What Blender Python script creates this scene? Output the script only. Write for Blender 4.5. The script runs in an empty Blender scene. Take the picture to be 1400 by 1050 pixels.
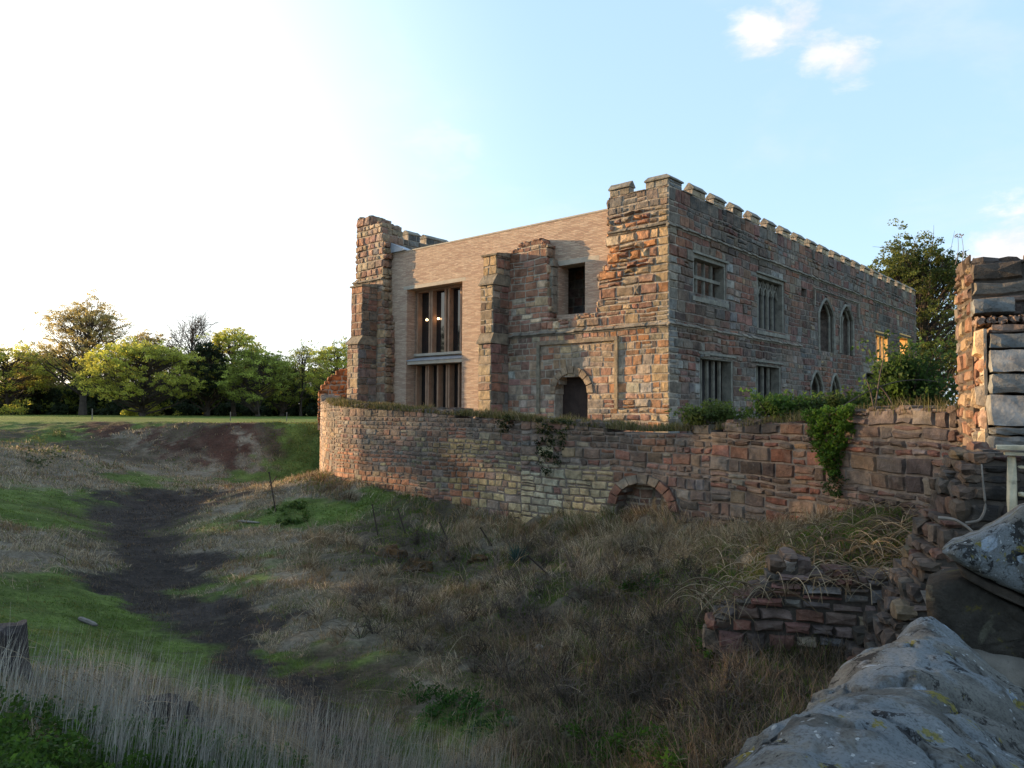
import bpy, math, random
import numpy as np
from mathutils import Vector
rs = np.random.RandomState(7); random.seed(7)
scene = bpy.context.scene
# ---------------------------------------------------------------- camera
F_PX, PITCH, ROLL, YAW = 1033.0, math.radians(2.07), math.radians(.306), math.radians(41.536)
cam_d = bpy.data.cameras.new('camera'); cam = bpy.data.objects.new('camera', cam_d)
scene.collection.objects.link(cam); scene.camera = cam
cam_d.sensor_width = 36; cam_d.lens = 36 * F_PX / 1400; cam_d.clip_end = 6000; cam_d.clip_start = .05
from mathutils import Matrix
cam.matrix_world = Matrix.Rotation(math.pi/2 + PITCH, 4, 'X') @ Matrix.Rotation(ROLL, 4, 'Z')
# ---------------------------------------------------------------- sky and sun
SUN_AZ, SUN_EL = math.radians(-64), math.radians(9)
world = bpy.data.worlds.new('World'); scene.world = world; world.use_nodes = True
wt = world.node_tree; wt.nodes.clear()
def nd(t, typ, **k):
    n = t.nodes.new(typ)
    for a, b in k.items(): setattr(n, a, b)
    return n
def sock(t, v, s):
    if isinstance(v, (int, float)): s.default_value = v
    elif isinstance(v, (tuple, list)): s.default_value = tuple(v) + ((1,) if len(v) == 3 and len(s.default_value) == 4 else ())
    else: t.links.new(v, s)
def mth(t, op, a, b=0.0, c=None, clamp=False):
    n = nd(t, 'ShaderNodeMath', operation=op, use_clamp=clamp); sock(t, a, n.inputs[0]); sock(t, b, n.inputs[1])
    if c is not None: sock(t, c, n.inputs[2])
    return n.outputs[0]
def mixc(t, f, a, b, mode='MIX'):
    n = nd(t, 'ShaderNodeMix', data_type='RGBA', blend_type=mode); n.clamp_factor = True
    sock(t, f, n.inputs[0]); sock(t, a, n.inputs[6]); sock(t, b, n.inputs[7]); return n.outputs[2]
def smooth(t, v, lo, hi, a=0.0, b=1.0):
    n = nd(t, 'ShaderNodeMapRange', interpolation_type='SMOOTHSTEP')
    sock(t, v, n.inputs[0]); n.inputs[1].default_value = lo; n.inputs[2].default_value = hi
    n.inputs[3].default_value = a; n.inputs[4].default_value = b; return n.outputs[0]
def noise(t, vec, scale, detail=4, rough=.55, dist=0.0):
    n = nd(t, 'ShaderNodeTexNoise'); sock(t, vec, n.inputs['Vector']) if vec is not None else None
    n.inputs['Scale'].default_value = scale; n.inputs['Detail'].default_value = detail
    n.inputs['Roughness'].default_value = rough; n.inputs['Distortion'].default_value = dist; return n.outputs[0]
sky = nd(wt, 'ShaderNodeTexSky', sky_type='NISHITA', sun_disc=False, sun_elevation=SUN_EL, sun_rotation=SUN_AZ)
sky.air_density = 1.0; sky.dust_density = 1.6; sky.ozone_density = 1.0; sky.altitude = 100
tc = nd(wt, 'ShaderNodeTexCoord'); dirv = tc.outputs['Generated']
def pix_dir(px, py):
    X, Y = (px-700)/F_PX, (py-525)/F_PX
    c, s = math.cos(PITCH), math.sin(PITCH)
    v = Vector((X, c + s*Y, s - c*Y)); return v.normalized()
mp = nd(wt, 'ShaderNodeMapping'); wt.links.new(dirv, mp.inputs[0]); mp.inputs['Scale'].default_value = (1, 1, 2.2)
cn = noise(wt, mp.outputs[0], 14, 8, .62, .25); cn2 = noise(wt, mp.outputs[0], 3.2, 6, .6, .3)
wisp = mth(wt, 'MULTIPLY', smooth(wt, cn2, .50, .74), .22)
cloud = wisp; dl = nd(wt, 'ShaderNodeVectorMath', operation='DISTANCE'); wt.links.new(dirv, dl.inputs[0]); dl.inputs[1].default_value = pix_dir(-250, 330); veiled = mixc(wt, mth(wt, 'MULTIPLY', smooth(wt, dl.outputs['Value'], .2, .8, 1, 0), .34), mixc(wt, .5, sky.outputs[0], (2.5, 3.7, 5.3)), (8.5, 8.2, 7.6))
for px, py, rad, amt, lo in ((1045, 45, .04, .95, .40), (1090, 28, .042, .9, .4), (1120, 68, .03, .8, .4), (1158, 78, .034, .9, .42), (1385, 335, .055, 1.0, .34), (1340,372,.03,.8,.4), (600, 205, .05, .3, .40), (330, 385, .13, .35, .42), (40, 250, .12, .3, .4)):
    dn = nd(wt, 'ShaderNodeVectorMath', operation='DISTANCE'); wt.links.new(dirv, dn.inputs[0]); dn.inputs[1].default_value = pix_dir(px, py)
    edge = mth(wt, 'ADD', dn.outputs['Value'], mth(wt, 'MULTIPLY', mth(wt, 'SUBTRACT', .5, cn), rad*2.6))
    m = mth(wt, 'MULTIPLY', smooth(wt, edge, rad*.05, rad*1.15, 1, 0), amt)
    cloud = mth(wt, 'MAXIMUM', cloud, m)
cloud_col = mixc(wt, smooth(wt, cn, .35, .65), (3.0, 3.0, 3.1), (3.6, 3.5, 3.45))
skyc = mixc(wt, cloud, veiled, cloud_col)
bg = nd(wt, 'ShaderNodeBackground'); wt.links.new(skyc, bg.inputs[0]); bg.inputs[1].default_value = .15
wo = nd(wt, 'ShaderNodeOutputWorld'); wt.links.new(bg.outputs[0], wo.inputs[0])
sd = bpy.data.lights.new('sun', 'SUN'); sun = bpy.data.objects.new('sun', sd); scene.collection.objects.link(sun)
sd.energy = 5.0; sd.angle = math.radians(.6); sd.color = (1.0, .70, .38)
SV = Vector((math.sin(SUN_AZ)*math.cos(SUN_EL), math.cos(SUN_AZ)*math.cos(SUN_EL), math.sin(SUN_EL)))
sun.rotation_euler = SV.to_track_quat('Z', 'Y').to_euler(); sun.location = (-30, 20, 30)
scene.view_settings.view_transform = 'Standard'; scene.view_settings.look = 'None'
scene.view_settings.exposure = 1.08; scene.view_settings.gamma = 1
# ---------------------------------------------------------------- helpers
def tag(o, label=None, cat=None, group=None, kind=None):
    for k, v in (('label', label), ('category', cat), ('group', group), ('kind', kind)):
        if v: o[k] = v
    return o
def empty(name, loc=(0, 0, 0), rz=0, **k):
    o = bpy.data.objects.new(name, None); scene.collection.objects.link(o); o.empty_display_size = .5
    o.location = loc; o.rotation_euler = (0, 0, rz); return tag(o, **k)
class MB:
    """collects vertices, faces, point colours and material numbers"""
    def __init__(s): s.V = []; s.Fq = []; s.Ft = []; s.C = []; s.n = 0; s.mq = []; s.mt = []; s.poly = []
    def add(s, V, quads=None, tris=None, col=(.3, .3, .3), mi=0):
        V = np.asarray(V, float).reshape(-1, 3); N = len(V)
        c = np.asarray(col, float)
        if c.ndim == 1: c = np.tile(c, (N, 1))
        s.V.append(V); s.C.append(c)
        if quads is not None and len(quads):
            q = np.asarray(quads).reshape(-1, 4) + s.n; s.Fq.append(q); s.mq.append(np.full(len(q), mi))
        if tris is not None and len(tris):
            q = np.asarray(tris).reshape(-1, 3) + s.n; s.Ft.append(q); s.mt.append(np.full(len(q), mi))
        s.n += N
    def box(s, lo, hi, col=(.3, .3, .3), jit=0.0, mi=0, xf=None):
        lo, hi = np.array(lo, float), np.array(hi, float)
        V = np.array([[(lo, hi)[i][0], (lo, hi)[j][1], (lo, hi)[k][2]] for i in (0, 1) for j in (0, 1) for k in (0, 1)])
        V = V + rs.uniform(-jit, jit, V.shape)
        if xf: V = xf(V)
        s.add(V, [[0, 1, 3, 2], [4, 6, 7, 5], [0, 4, 5, 1], [2, 3, 7, 6], [0, 2, 6, 4], [1, 5, 7, 3]], col=col, mi=mi)
    def tube(s, pts, rad, n=6, col=(.2, .15, .1), mi=0):
        pts = np.asarray(pts, float); rad = np.broadcast_to(rad, len(pts)); K = len(pts)
        T = np.gradient(pts, axis=0); T /= np.linalg.norm(T, axis=1)[:, None] + 1e-9
        ref = np.array([0, 0, 1.]) if abs(T[0][2]) < .9 else np.array([1., 0, 0])
        A = np.cross(T, ref); A /= np.linalg.norm(A, axis=1)[:, None] + 1e-9; B = np.cross(T, A)
        an = np.arange(n)*2*math.pi/n
        V = pts[:, None] + rad[:, None, None]*(np.cos(an)[None, :, None]*A[:, None] + np.sin(an)[None, :, None]*B[:, None])
        i = np.arange(K-1)[:, None]*n; j = np.arange(n)[None]; j2 = (j+1) % n
        s.add(V.reshape(-1, 3), np.stack([i+j, i+j2, i+n+j2, i+n+j], -1).reshape(-1, 4), col=col, mi=mi)
    def loft(s, secs, col=(.3, .3, .3), mi=0, caps=True, closed=True):
        secs = np.asarray(secs, float); K, n = secs.shape[:2]
        i = np.arange(K-1)[:, None]*n; j = np.arange(n if closed else n-1)[None]; j2 = (j+1) % n
        s.add(secs.reshape(-1, 3), np.stack([i+j, i+j2, i+n+j2, i+n+j], -1).reshape(-1, 4), col=col, mi=mi)
        if caps and closed:
            for k, o in ((0, 1), (K-1, -1)):
                c = secs[k].mean(0); r = secs[k]
                t = [[0, 1+a, 1+(a+1) % n][::o] for a in range(n)]
                s.add(np.vstack([c[None], r]), tris=t, col=col if np.asarray(col).ndim == 1 else np.asarray(col)[0], mi=mi)
    def build(s, name, mats, parent=None, smooth=False, loc=None):
        me = bpy.data.meshes.new(name); V = np.concatenate(s.V).astype(np.float32)
        q = np.concatenate(s.Fq) if s.Fq else np.zeros((0, 4), int); t = np.concatenate(s.Ft) if s.Ft else np.zeros((0, 3), int)
        mi = np.concatenate([np.concatenate(s.mq) if s.mq else np.zeros(0, int), np.concatenate(s.mt) if s.mt else np.zeros(0, int)])
        me.vertices.add(len(V)); me.vertices.foreach_set('co', V.ravel())
        lv = np.concatenate([q.ravel(), t.ravel()]).astype(np.int32); me.loops.add(len(lv)); me.loops.foreach_set('vertex_index', lv)
        ls = np.concatenate([np.arange(len(q))*4, len(q)*4 + np.arange(len(t))*3]).astype(np.int32)
        me.polygons.add(len(ls)); me.polygons.foreach_set('loop_start', ls)
        me.polygons.foreach_set('loop_total', np.concatenate([np.full(len(q), 4), np.full(len(t), 3)]).astype(np.int32))
        me.polygons.foreach_set('material_index', mi.astype(np.int32))
        me.polygons.foreach_set('use_smooth', np.full(len(ls), smooth))
        ca = me.color_attributes.new('Col', 'FLOAT_COLOR', 'POINT')
        C4 = np.ones((len(V), 4), np.float32); C4[:, :3] = np.concatenate(s.C); ca.data.foreach_set('color', C4.ravel())
        me.update(); me.validate()
        for m in (mats if isinstance(mats, (list, tuple)) else [mats]): me.materials.append(m)
        o = bpy.data.objects.new(name, me); scene.collection.objects.link(o)
        if parent: o.parent = parent
        if loc is not None: o.location = loc
        return o
def sm(x, a, b):
    t = np.clip((np.asarray(x, float)-a)/(b-a), 0, 1); return t*t*(3-2*t)
_g = rs.rand(256, 256)
def vn(x, y):
    x = np.asarray(x, float); y = np.asarray(y, float); xi = np.floor(x).astype(int); yi = np.floor(y).astype(int); fx = x-xi; fy = y-yi
    fx = fx*fx*(3-2*fx); fy = fy*fy*(3-2*fy); g = lambda a, b: _g[a % 256, b % 256]
    return (g(xi, yi)*(1-fx)+g(xi+1, yi)*fx)*(1-fy)+(g(xi, yi+1)*(1-fx)+g(xi+1, yi+1)*fx)*fy
def fbm(x, y, o=4):
    s = 0; a = .5; t = 0
    for k in range(o): s = s+a*vn(np.asarray(x)*2**k+17.3*k, np.asarray(y)*2**k+5.1*k); t += a; a *= .5
    return s/t
# ---------------------------------------------------------------- materials
def mat(name, base=None, rough=.85, spec=.25, bump=0, bscale=20, var=.25, vscale=3, stain=None, trans=0, metal=0, moss=None):
    m = bpy.data.materials.new(name); m.use_nodes = True; t = m.node_tree; p = t.nodes['Principled BSDF']
    g = nd(t, 'ShaderNodeNewGeometry').outputs['Position']
    if base is None:
        a = nd(t, 'ShaderNodeVertexColor', layer_name='Col'); c = a.outputs[0]
    else:
        r = nd(t, 'ShaderNodeRGB'); r.outputs[0].default_value = tuple(base)+(1,); c = r.outputs[0]
    if var:
        n = noise(t, g, vscale, 6, .65); k = smooth(t, n, .3, .7, 1-var, 1+var)
        vm = nd(t, 'ShaderNodeVectorMath', operation='SCALE'); t.links.new(c, vm.inputs[0]); sock(t, k, vm.inputs['Scale']); c = vm.outputs[0]
    for st in (stain or []):
        sc, lo, hi, colr, amt = st
        n = noise(t, g, sc, 7, .68, .4); c = mixc(t, mth(t, 'MULTIPLY', smooth(t, n, lo, hi), amt), c, colr)
    t.links.new(c, p.inputs['Base Color']); p.inputs['Roughness'].default_value = rough; p.inputs['Specular IOR Level'].default_value = spec
    p.inputs['Metallic'].default_value = metal
    if bump:
        n1 = noise(t, g, bscale, 8, .7); n2 = noise(t, g, bscale*.27, 4, .6)
        b = nd(t, 'ShaderNodeBump'); b.inputs['Strength'].default_value = 1; b.inputs['Distance'].default_value = bump
        sock(t, mth(t, 'ADD', n1, mth(t, 'MULTIPLY', n2, 1.6)), b.inputs['Height']); t.links.new(b.outputs[0], p.inputs['Normal'])
    if trans:
        tr = nd(t, 'ShaderNodeBsdfTranslucent'); t.links.new(c, tr.inputs[0]); mx = nd(t, 'ShaderNodeMixShader'); mx.inputs[0].default_value = trans
        t.links.new(p.outputs[0], mx.inputs[1]); t.links.new(tr.outputs[0], mx.inputs[2])
        t.links.new(mx.outputs[0], t.nodes['Material Output'].inputs[0])
    return m
M_stone = mat('sandstone_masonry', bump=.03, bscale=14, var=.38, vscale=4, stain=[(.45, .5, .68, (.26, .2, .14), .35), (1.3, .52, .7, (.07, .055, .046), .5), (3.1, .5, .66, (.33, .23, .16), .3), (7, .58, .7, (.3, .26, .21), .3), (19, .6, .7, (.06, .05, .042), .4)])
M_mortar3 = mat('grey_brown_mortar', (.19, .15, .12), bump=.03, bscale=12, var=.35, vscale=4)
M_mortar2 = mat('earthy_mortar', (.075, .06, .048), bump=.03, bscale=12, var=.35, vscale=4)
M_mortar = mat('lime_mortar', (.34, .28, .215), bump=.03, bscale=12, var=.35, vscale=4)
M_dress = mat('dressed_grey_stone', (.21, .19, .15), bump=.015, bscale=18, var=.3, vscale=3, stain=[(4, .55, .7, (.07, .06, .05), .6)])
def coping_mat(name, dark):
    m = bpy.data.materials.new(name); m.use_nodes = True; t = m.node_tree; p = t.nodes['Principled BSDF']; g = nd(t, 'ShaderNodeNewGeometry').outputs['Position']
    w = nd(t, 'ShaderNodeVectorMath', operation='ADD'); t.links.new(g, w.inputs[0]); nn = nd(t, 'ShaderNodeTexNoise'); nn.inputs['Scale'].default_value = 9; nn.inputs['Detail'].default_value = 5; t.links.new(g, nn.inputs['Vector'])
    sc = nd(t, 'ShaderNodeVectorMath', operation='SCALE'); t.links.new(nn.outputs[1], sc.inputs[0]); sc.inputs['Scale'].default_value = .09; t.links.new(sc.outputs[0], w.inputs[1]); W = w.outputs[0]
    c = mixc(t, smooth(t, noise(t, g, 6, 8, .7), .35, .65), tuple(np.array((.10, .095, .085))*dark), tuple(np.array((.2, .19, .165))*dark))
    def vor(scale, r, soft): v = nd(t, 'ShaderNodeTexVoronoi'); t.links.new(W, v.inputs['Vector']); v.inputs['Scale'].default_value = scale; return smooth(t, v.outputs['Distance'], r, r+soft, 1, 0)
    c = mixc(t, mth(t, 'MULTIPLY', smooth(t, noise(t, W, 3.3, 6, .65), .47, .53), .7), c, tuple(np.array((.22, .24, .25))*dark))
    c = mixc(t, mth(t, 'MULTIPLY', smooth(t, noise(t, W, 7.7, 9, .75), .56, .585), .85), c, (.026, .022, .021))
    c = mixc(t, mth(t, 'MULTIPLY', vor(5.5, .2, .03), smooth(t, noise(t, g, 2.6, 3), .5, .56)), c, tuple(np.array((.33, .37, .41))*dark))
    c = mixc(t, mth(t, 'MULTIPLY', smooth(t, noise(t, W, 5.1, 7, .7), .59, .62), .85), c, tuple(np.array((.23, .19, .035))*dark))
    c = mixc(t, mth(t, 'MULTIPLY', vor(34, .16, .04), smooth(t, noise(t, g, 5, 3), .5, .58)), c, tuple(np.array((.42, .43, .42))*dark))
    c = mixc(t, mth(t, 'MULTIPLY', smooth(t, noise(t, g, 130, 3, .6), .5, .62), .35), c, (.04, .036, .032))
    t.links.new(c, p.inputs['Base Color']); p.inputs['Roughness'].default_value = .92; p.inputs['Specular IOR Level'].default_value = .12
    ve = nd(t, 'ShaderNodeTexVoronoi', feature='DISTANCE_TO_EDGE'); t.links.new(W, ve.inputs['Vector']); ve.inputs['Scale'].default_value = 2.6; crack = smooth(t, ve.outputs['Distance'], 0, .018, 1, 0); crack = mth(t, 'MULTIPLY', crack, smooth(t, noise(t, g, 3, 2), .5, .6)); h = mth(t, 'SUBTRACT', mth(t, 'ADD', mth(t, 'MULTIPLY', noise(t, W, 11, 9, .8), 1.0), mth(t, 'ADD', mth(t, 'MULTIPLY', noise(t, g, 60, 6, .75), .8), mth(t, 'MULTIPLY', noise(t, g, 260, 3, .7), .3))), mth(t, 'MULTIPLY', crack, .8)); b = nd(t, 'ShaderNodeBump'); b.inputs['Distance'].default_value = .035; sock(t, h, b.inputs['Height']); t.links.new(b.outputs[0], p.inputs['Normal']); return m
M_leaf = mat('leaves', rough=.6, spec=.25, var=.2, vscale=2, trans=.6)
M_blade = mat('grass_blades', rough=.8, spec=.1, var=.1, trans=.3)
M_bark = mat('bark', (.075, .055, .042), bump=.02, bscale=12)
M_iron = mat('rusted_iron', (.05, .034, .026), rough=.8, bump=.004, bscale=40)
M_timber = mat('weathered_timber', (.33, .2, .125), rough=.65, bump=.004, bscale=25, var=.2)
M_lead = mat('lead_flashing', (.30, .31, .33), rough=.45, spec=.5, var=.15)
M_conc = mat('pale_concrete', (.42, .36, .28), bump=.006, bscale=25, var=.12)
M_wood_old = mat('weathered_grey_wood', (.2, .17, .14), bump=.01, bscale=30)
def glass_mat():
    m = bpy.data.materials.new('dark_window_glass'); m.use_nodes = True; p = m.node_tree.nodes['Principled BSDF']
    p.inputs['Base Color'].default_value = (.012, .012, .013, 1); p.inputs['Roughness'].default_value = .04; p.inputs['Specular IOR Level'].default_value = .8
    return m
M_glass = glass_mat()
def brick_mat():
    m = bpy.data.materials.new('slim_buff_brick'); m.use_nodes = True; t = m.node_tree; p = t.nodes['Principled BSDF']
    o = nd(t, 'ShaderNodeTexCoord').outputs['Object']; sx = nd(t, 'ShaderNodeSeparateXYZ'); t.links.new(o, sx.inputs[0])
    cx = nd(t, 'ShaderNodeCombineXYZ'); sock(t, mth(t, 'ADD', sx.outputs[0], sx.outputs[1]), cx.inputs[0]); t.links.new(sx.outputs[2], cx.inputs[1])
    b = nd(t, 'ShaderNodeTexBrick'); t.links.new(cx.outputs[0], b.inputs[0]); b.inputs['Scale'].default_value = 1
    b.inputs['Brick Width'].default_value = .42; b.inputs['Row Height'].default_value = .062; b.inputs['Mortar Size'].default_value = .007; b.inputs['Bias'].default_value = .1
    b.inputs['Color1'].default_value = (.6, .43, .3, 1); b.inputs['Color2'].default_value = (.42, .27, .19, 1); b.inputs['Mortar'].default_value = (.34, .27, .2, 1)
    cs = nd(t, 'ShaderNodeMapping'); t.links.new(cx.outputs[0], cs.inputs[0]); cs.inputs['Scale'].default_value = (2.2, 15, 1)
    n = noise(t, cs.outputs[0], 1.1, 4, .7); c = mixc(t, smooth(t, n, .52, .66), b.outputs[0], (.64, .49, .35)); c = mixc(t, smooth(t, n, .36, .27), c, (.2, .12, .09))
    t.links.new(c, p.inputs['Base Color']); p.inputs['Roughness'].default_value = .9; p.inputs['Specular IOR Level'].default_value = .15
    bp = nd(t, 'ShaderNodeBump'); bp.inputs['Distance'].default_value = .03; sock(t, mth(t, 'ADD', mth(t, 'MULTIPLY', b.outputs['Fac'], -.6), n), bp.inputs['Height']); t.links.new(bp.outputs[0], p.inputs['Normal'])
    return m
M_brick = brick_mat()
RED, RED2, BROWN, GREY, BUFF, PALE, DARK = [np.array(c) for c in ((.25, .10, .068), (.32, .15, .09), (.2, .135, .1), (.17, .155, .13), (.38, .28, .165), (.34, .3, .235), (.1, .08, .065))]
ORANGE = np.array((.42, .2, .09)); OCHRE = np.array((.38, .27, .15))
def palette(w):
    cs = np.array([RED, RED2, BROWN, GREY, BUFF, PALE, DARK]); w = np.array(w, float); w /= w.sum()
    def f(s, z):
        N = len(s); k = rs.choice(7, N, p=w); c = cs[k]*rs.uniform(.84, 1.16, (N, 1)); m = (cs*w[:, None]).sum(0); return (c*.66+m*.34)*(1+rs.uniform(-.04, .04, (N, 3)))
    return f
# ---------------------------------------------------------------- masonry: real stones laid in courses over a mortar core
def masonry(mb, mapf, s0, s1, z0, z1, allowed, ch=.28, lr=(.3, .62), pal=None, relief=.02, rough=.008, T=.8, core0=None, core1=None, stones=True, wob=.0, gap=.012, rub=None, core_step=99, mi=0, tv=0.0, warp=.05, cap=False, capr=(.1, .18), noc=None):
    z = z0; st = []
    while z < z1-.04:
        h = ch*rs.choice([.62, .8, 1., 1.15, 1.4])*rs.uniform(.93, 1.07); h = min(h, z1-z)
        if z1-(z+h) < ch*.4: h = z1-z
        zm = z+h*.5; S = np.arange(s0, s1, .04)+.02; ok = allowed(S, np.full(len(S), zm)); ok = np.concatenate([[0], ok.astype(int), [0]]); d = np.diff(ok)
        for a, b in zip(np.where(d == 1)[0], np.where(d == -1)[0]):
            a = s0+a*.04; b = min(s0+b*.04, s1)
            ca = max(a, core0) if core0 is not None else a; cb = min(b, core1) if core1 is not None else b
            if cb-ca > .03:
                n = max(1, int(math.ceil((cb-ca)/core_step))); e = np.linspace(ca, cb, n+1)
                V = []
                for x in e:
                    for zz, dd in ((z, 0), (z+h, 0), (z+h, -T), (z, -T)): V.append((x, zz, dd))
                V = np.array(V); P = mapf(V[:, 0], V[:, 1], V[:, 2]); q = []
                for k in range(n):
                    for c in range(4): q.append([4*k+c, 4*k+4+c, 4*k+4+(c+1) % 4, 4*k+(c+1) % 4])
                q.append([0, 1, 2, 3]); q.append([4*n+3, 4*n+2, 4*n+1, 4*n])
                mb.add(P, q, col=(.3, .24, .18), mi=mi+1)
            if cap:
                Dn = max(1, int(round(min(T, 1.2)/.34))); dd_ = min(T, 1.2)/Dn
                blk = []
                xx_ = a
                while xx_ < b-.03:
                    l = min(rs.uniform(.16, .36), b-xx_)
                    if (not (noc and noc(xx_+l/2, zm))) and ((z+h > z1-.05) or not allowed(np.array([xx_+l/2]), np.array([z+h+.08]))[0]):
                        for q_ in range(Dn): blk.append((xx_, xx_+l, z+h-.07, z+h+rs.uniform(-.03, capr[1]-.06), -q_*dd_+.03, -(q_+1)*dd_))
                    xx_ += l
                for e_, sg in ((a, -1), (b, 1)):
                    if s0+.1 < e_ < s1-.1 and not (noc and noc(e_, zm)):
                        for q_ in range(Dn): w_ = rs.uniform(*capr); blk.append((min(e_-.08*sg, e_+w_*sg), max(e_-.08*sg, e_+w_*sg), z+rs.uniform(-.02, .02), z+h*rs.uniform(.8, 1.02), -q_*dd_+.03, -(q_+1)*dd_))
                for (xa, xb, za, zb, da, db) in blk:
                    g3 = [(i, j, k) for i in (0, .5, 1) for j in (0, .5, 1) for k in (0, .5, 1)]; q3 = np.array(g3); ctr3 = (q3-.5); nc = (np.abs(ctr3) > .4).sum(1, keepdims=True)
                    q3 = .5+ctr3*np.where(nc == 3, .8, np.where(nc == 2, .93, 1.05))+rs.uniform(-.09, .09, q3.shape)
                    Vs = mapf(xa+(xb-xa)*q3[:, 0], za+(zb-za)*q3[:, 1], da+(db-da)*q3[:, 2]); F3 = []
                    id3 = lambda i, j, k: i*9+j*3+k
                    for i in (0, 1):
                        for j in (0, 1):
                            for f_ in (0, 2): F3 += [[id3(i, j, f_), id3(i+1, j, f_), id3(i+1, j+1, f_), id3(i, j+1, f_)], [id3(i, f_, j), id3(i+1, f_, j), id3(i+1, f_, j+1), id3(i, f_, j+1)], [id3(f_, i, j), id3(f_, i+1, j), id3(f_, i+1, j+1), id3(f_, i, j+1)]]
                    mb.add(Vs, F3, col=np.clip(pal(np.array([xa]), np.array([za]))[0]*rs.uniform(.5, .9), .01, .8), mi=mi)
            x = a
            while x < b-.02:
                l = rs.uniform(*lr)*(1.25 if h > ch else 1)
                if b-(x+l) < lr[0]*.7: l = b-x
                if h > ch*.95 and rs.rand() < wob and l < lr[1]*1.2:
                    k = rs.uniform(.35, .65); st += [(x, x+l, z, z+h*k), (x, x+l, z+h*k, z+h)]
                else: st.append((x, x+l, z, z+h))
                x += l
        z += h
    if not st: return
    st = np.array(st); N = len(st); g = gap*rs.uniform(.5, 1.6, (N, 4))
    a = st[:, 0]+g[:, 0]; b = st[:, 1]-g[:, 1]; c = st[:, 2]+g[:, 2]; d = st[:, 3]-g[:, 3]
    R = relief*np.ones(N) if rub is None else relief+rub((a+b)/2, (c+d)/2)
    pr = .012+R*rs.uniform(.2, 1.6, N)
    uu = np.array([0, .5, 1, 1, 1, .5, 0, 0]); vv = np.array([0, 0, 0, .5, 1, 1, 1, .5])
    j = rough+R*.25
    s_o = a[:, None]+(b-a)[:, None]*uu + rs.uniform(-1, 1, (N, 8))*j[:, None]*.6; z_o = c[:, None]+(d-c)[:, None]*vv + rs.uniform(-1, 1, (N, 8))*j[:, None]*.6
    bev = np.minimum(.016+R*.5, np.minimum(b-a, d-c)*.3)[:, None]
    s_i = s_o+bev*(1-2*uu); z_i = z_o+bev*(1-2*vv); s_i[:, [1, 5]] = s_o[:, [1, 5]]; z_i[:, [3, 7]] = z_o[:, [3, 7]]
    d_i = pr[:, None]*(1+rs.uniform(-.25, .25, (N, 8)))
    tilt = rs.uniform(-1, 1, (N, 2))*(R*.5+tv)[:, None]; d_i = d_i+tilt[:, :1]*(uu-.5)+tilt[:, 1:]*(vv-.5); d_i = np.maximum(d_i, .004)
    s_c = s_i.mean(1, keepdims=True); z_c = z_i.mean(1, keepdims=True); d_c = d_i.mean(1, keepdims=True)+R[:, None]*.25
    S = np.concatenate([s_o, s_i, s_c], 1); Z = np.concatenate([z_o, z_i, z_c], 1); wz = warp*(sm(Z, z0+.0, z0+.3)); Z, S = Z+wz*2*(fbm(S*.9+11, Z*1.1+3, 3)-.5)+wz*.9*(fbm(S*3.1+1, Z*2.7+8, 2)-.5), S+warp*1.6*(fbm(S*1.7+31, Z*2.3+13, 2)-.5); Dp = np.concatenate([np.full((N, 8), -.02), d_i, d_c], 1)
    P = mapf(S.ravel(), Z.ravel(), Dp.ravel()); base = (np.arange(N)*17)[:, None, None]
    k = np.arange(8); k2 = (k+1) % 8
    q = (np.stack([k, k2, k2+8, k+8], -1)[None]+base).reshape(-1, 4); t = (np.stack([k+8, k2+8, np.full(8, 16)], -1)[None]+base).reshape(-1, 3)
    sa, za_ = (a+b)/2, (c+d)/2; col = pal(sa, za_); t1 = (fbm(sa*.55+3, za_*.8+7, 3)-.5)[:, None]*2; t2 = (fbm(sa*.8+43, za_*1.1+17, 3)-.5)[:, None]*2; col = col*(1+.85*t1)*(1+t2*np.array([[.22, 0, -.3]])); col = np.repeat(col, 17, 0); mb.add(P, q, t, col=np.clip(col, .01, .8), mi=mi)
def plane_map(origin, du, dn):
    o = np.array(origin, float); du = np.array(du, float); dn = np.array(dn, float)
    return lambda s, z, d: o[None]+np.asarray(s)[:, None]*du[None]+np.asarray(d)[:, None]*dn[None]+np.asarray(z)[:, None]*np.array([0, 0, 1.])
def rough_box(mb, lo, hi, n=(3, 2, 2), j=.02, col=(.3, .3, .3), mi=0, shape=None, bev=.02):
    """a weathered block: a subdivided box with worn corners"""
    lo = np.array(lo, float); hi = np.array(hi, float)
    bm_i = {}; V = []; Q = []
    def vid(i, jj, k):
        key = (i, jj, k)
        if key not in bm_i:
            bm_i[key] = len(V); f = np.array([i/n[0], jj/n[1], k/n[2]]); e = [1 if (x in (0, 1)) else 0 for x in f]; p = lo+(hi-lo)*f
            if sum(e) >= 2: p = p-(np.sign(f-.5))*bev*np.array(e)
            V.append(p+rs.uniform(-j, j, 3))
        return bm_i[key]
    for ax in range(3):
        o = [x for x in range(3) if x != ax]
        for side in (0, n[ax]):
            for x in range(n[o[0]]):
                for y in range(n[o[1]]):
                    f = []
                    for dx, dy in ((0, 0), (1, 0), (1, 1), (0, 1)):
                        c = [0, 0, 0]; c[ax] = side; c[o[0]] = x+dx; c[o[1]] = y+dy; f.append(vid(*c))
                    Q.append(f if (side == 0) == (ax == 1) else f[::-1])
    V = np.array(V)
    if shape: V = shape(V)
    mb.add(V, Q, col=col, mi=mi)
SM = [M_stone, M_mortar]; SD = [M_stone, M_mortar2]; SG = [M_stone, M_mortar3]
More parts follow.
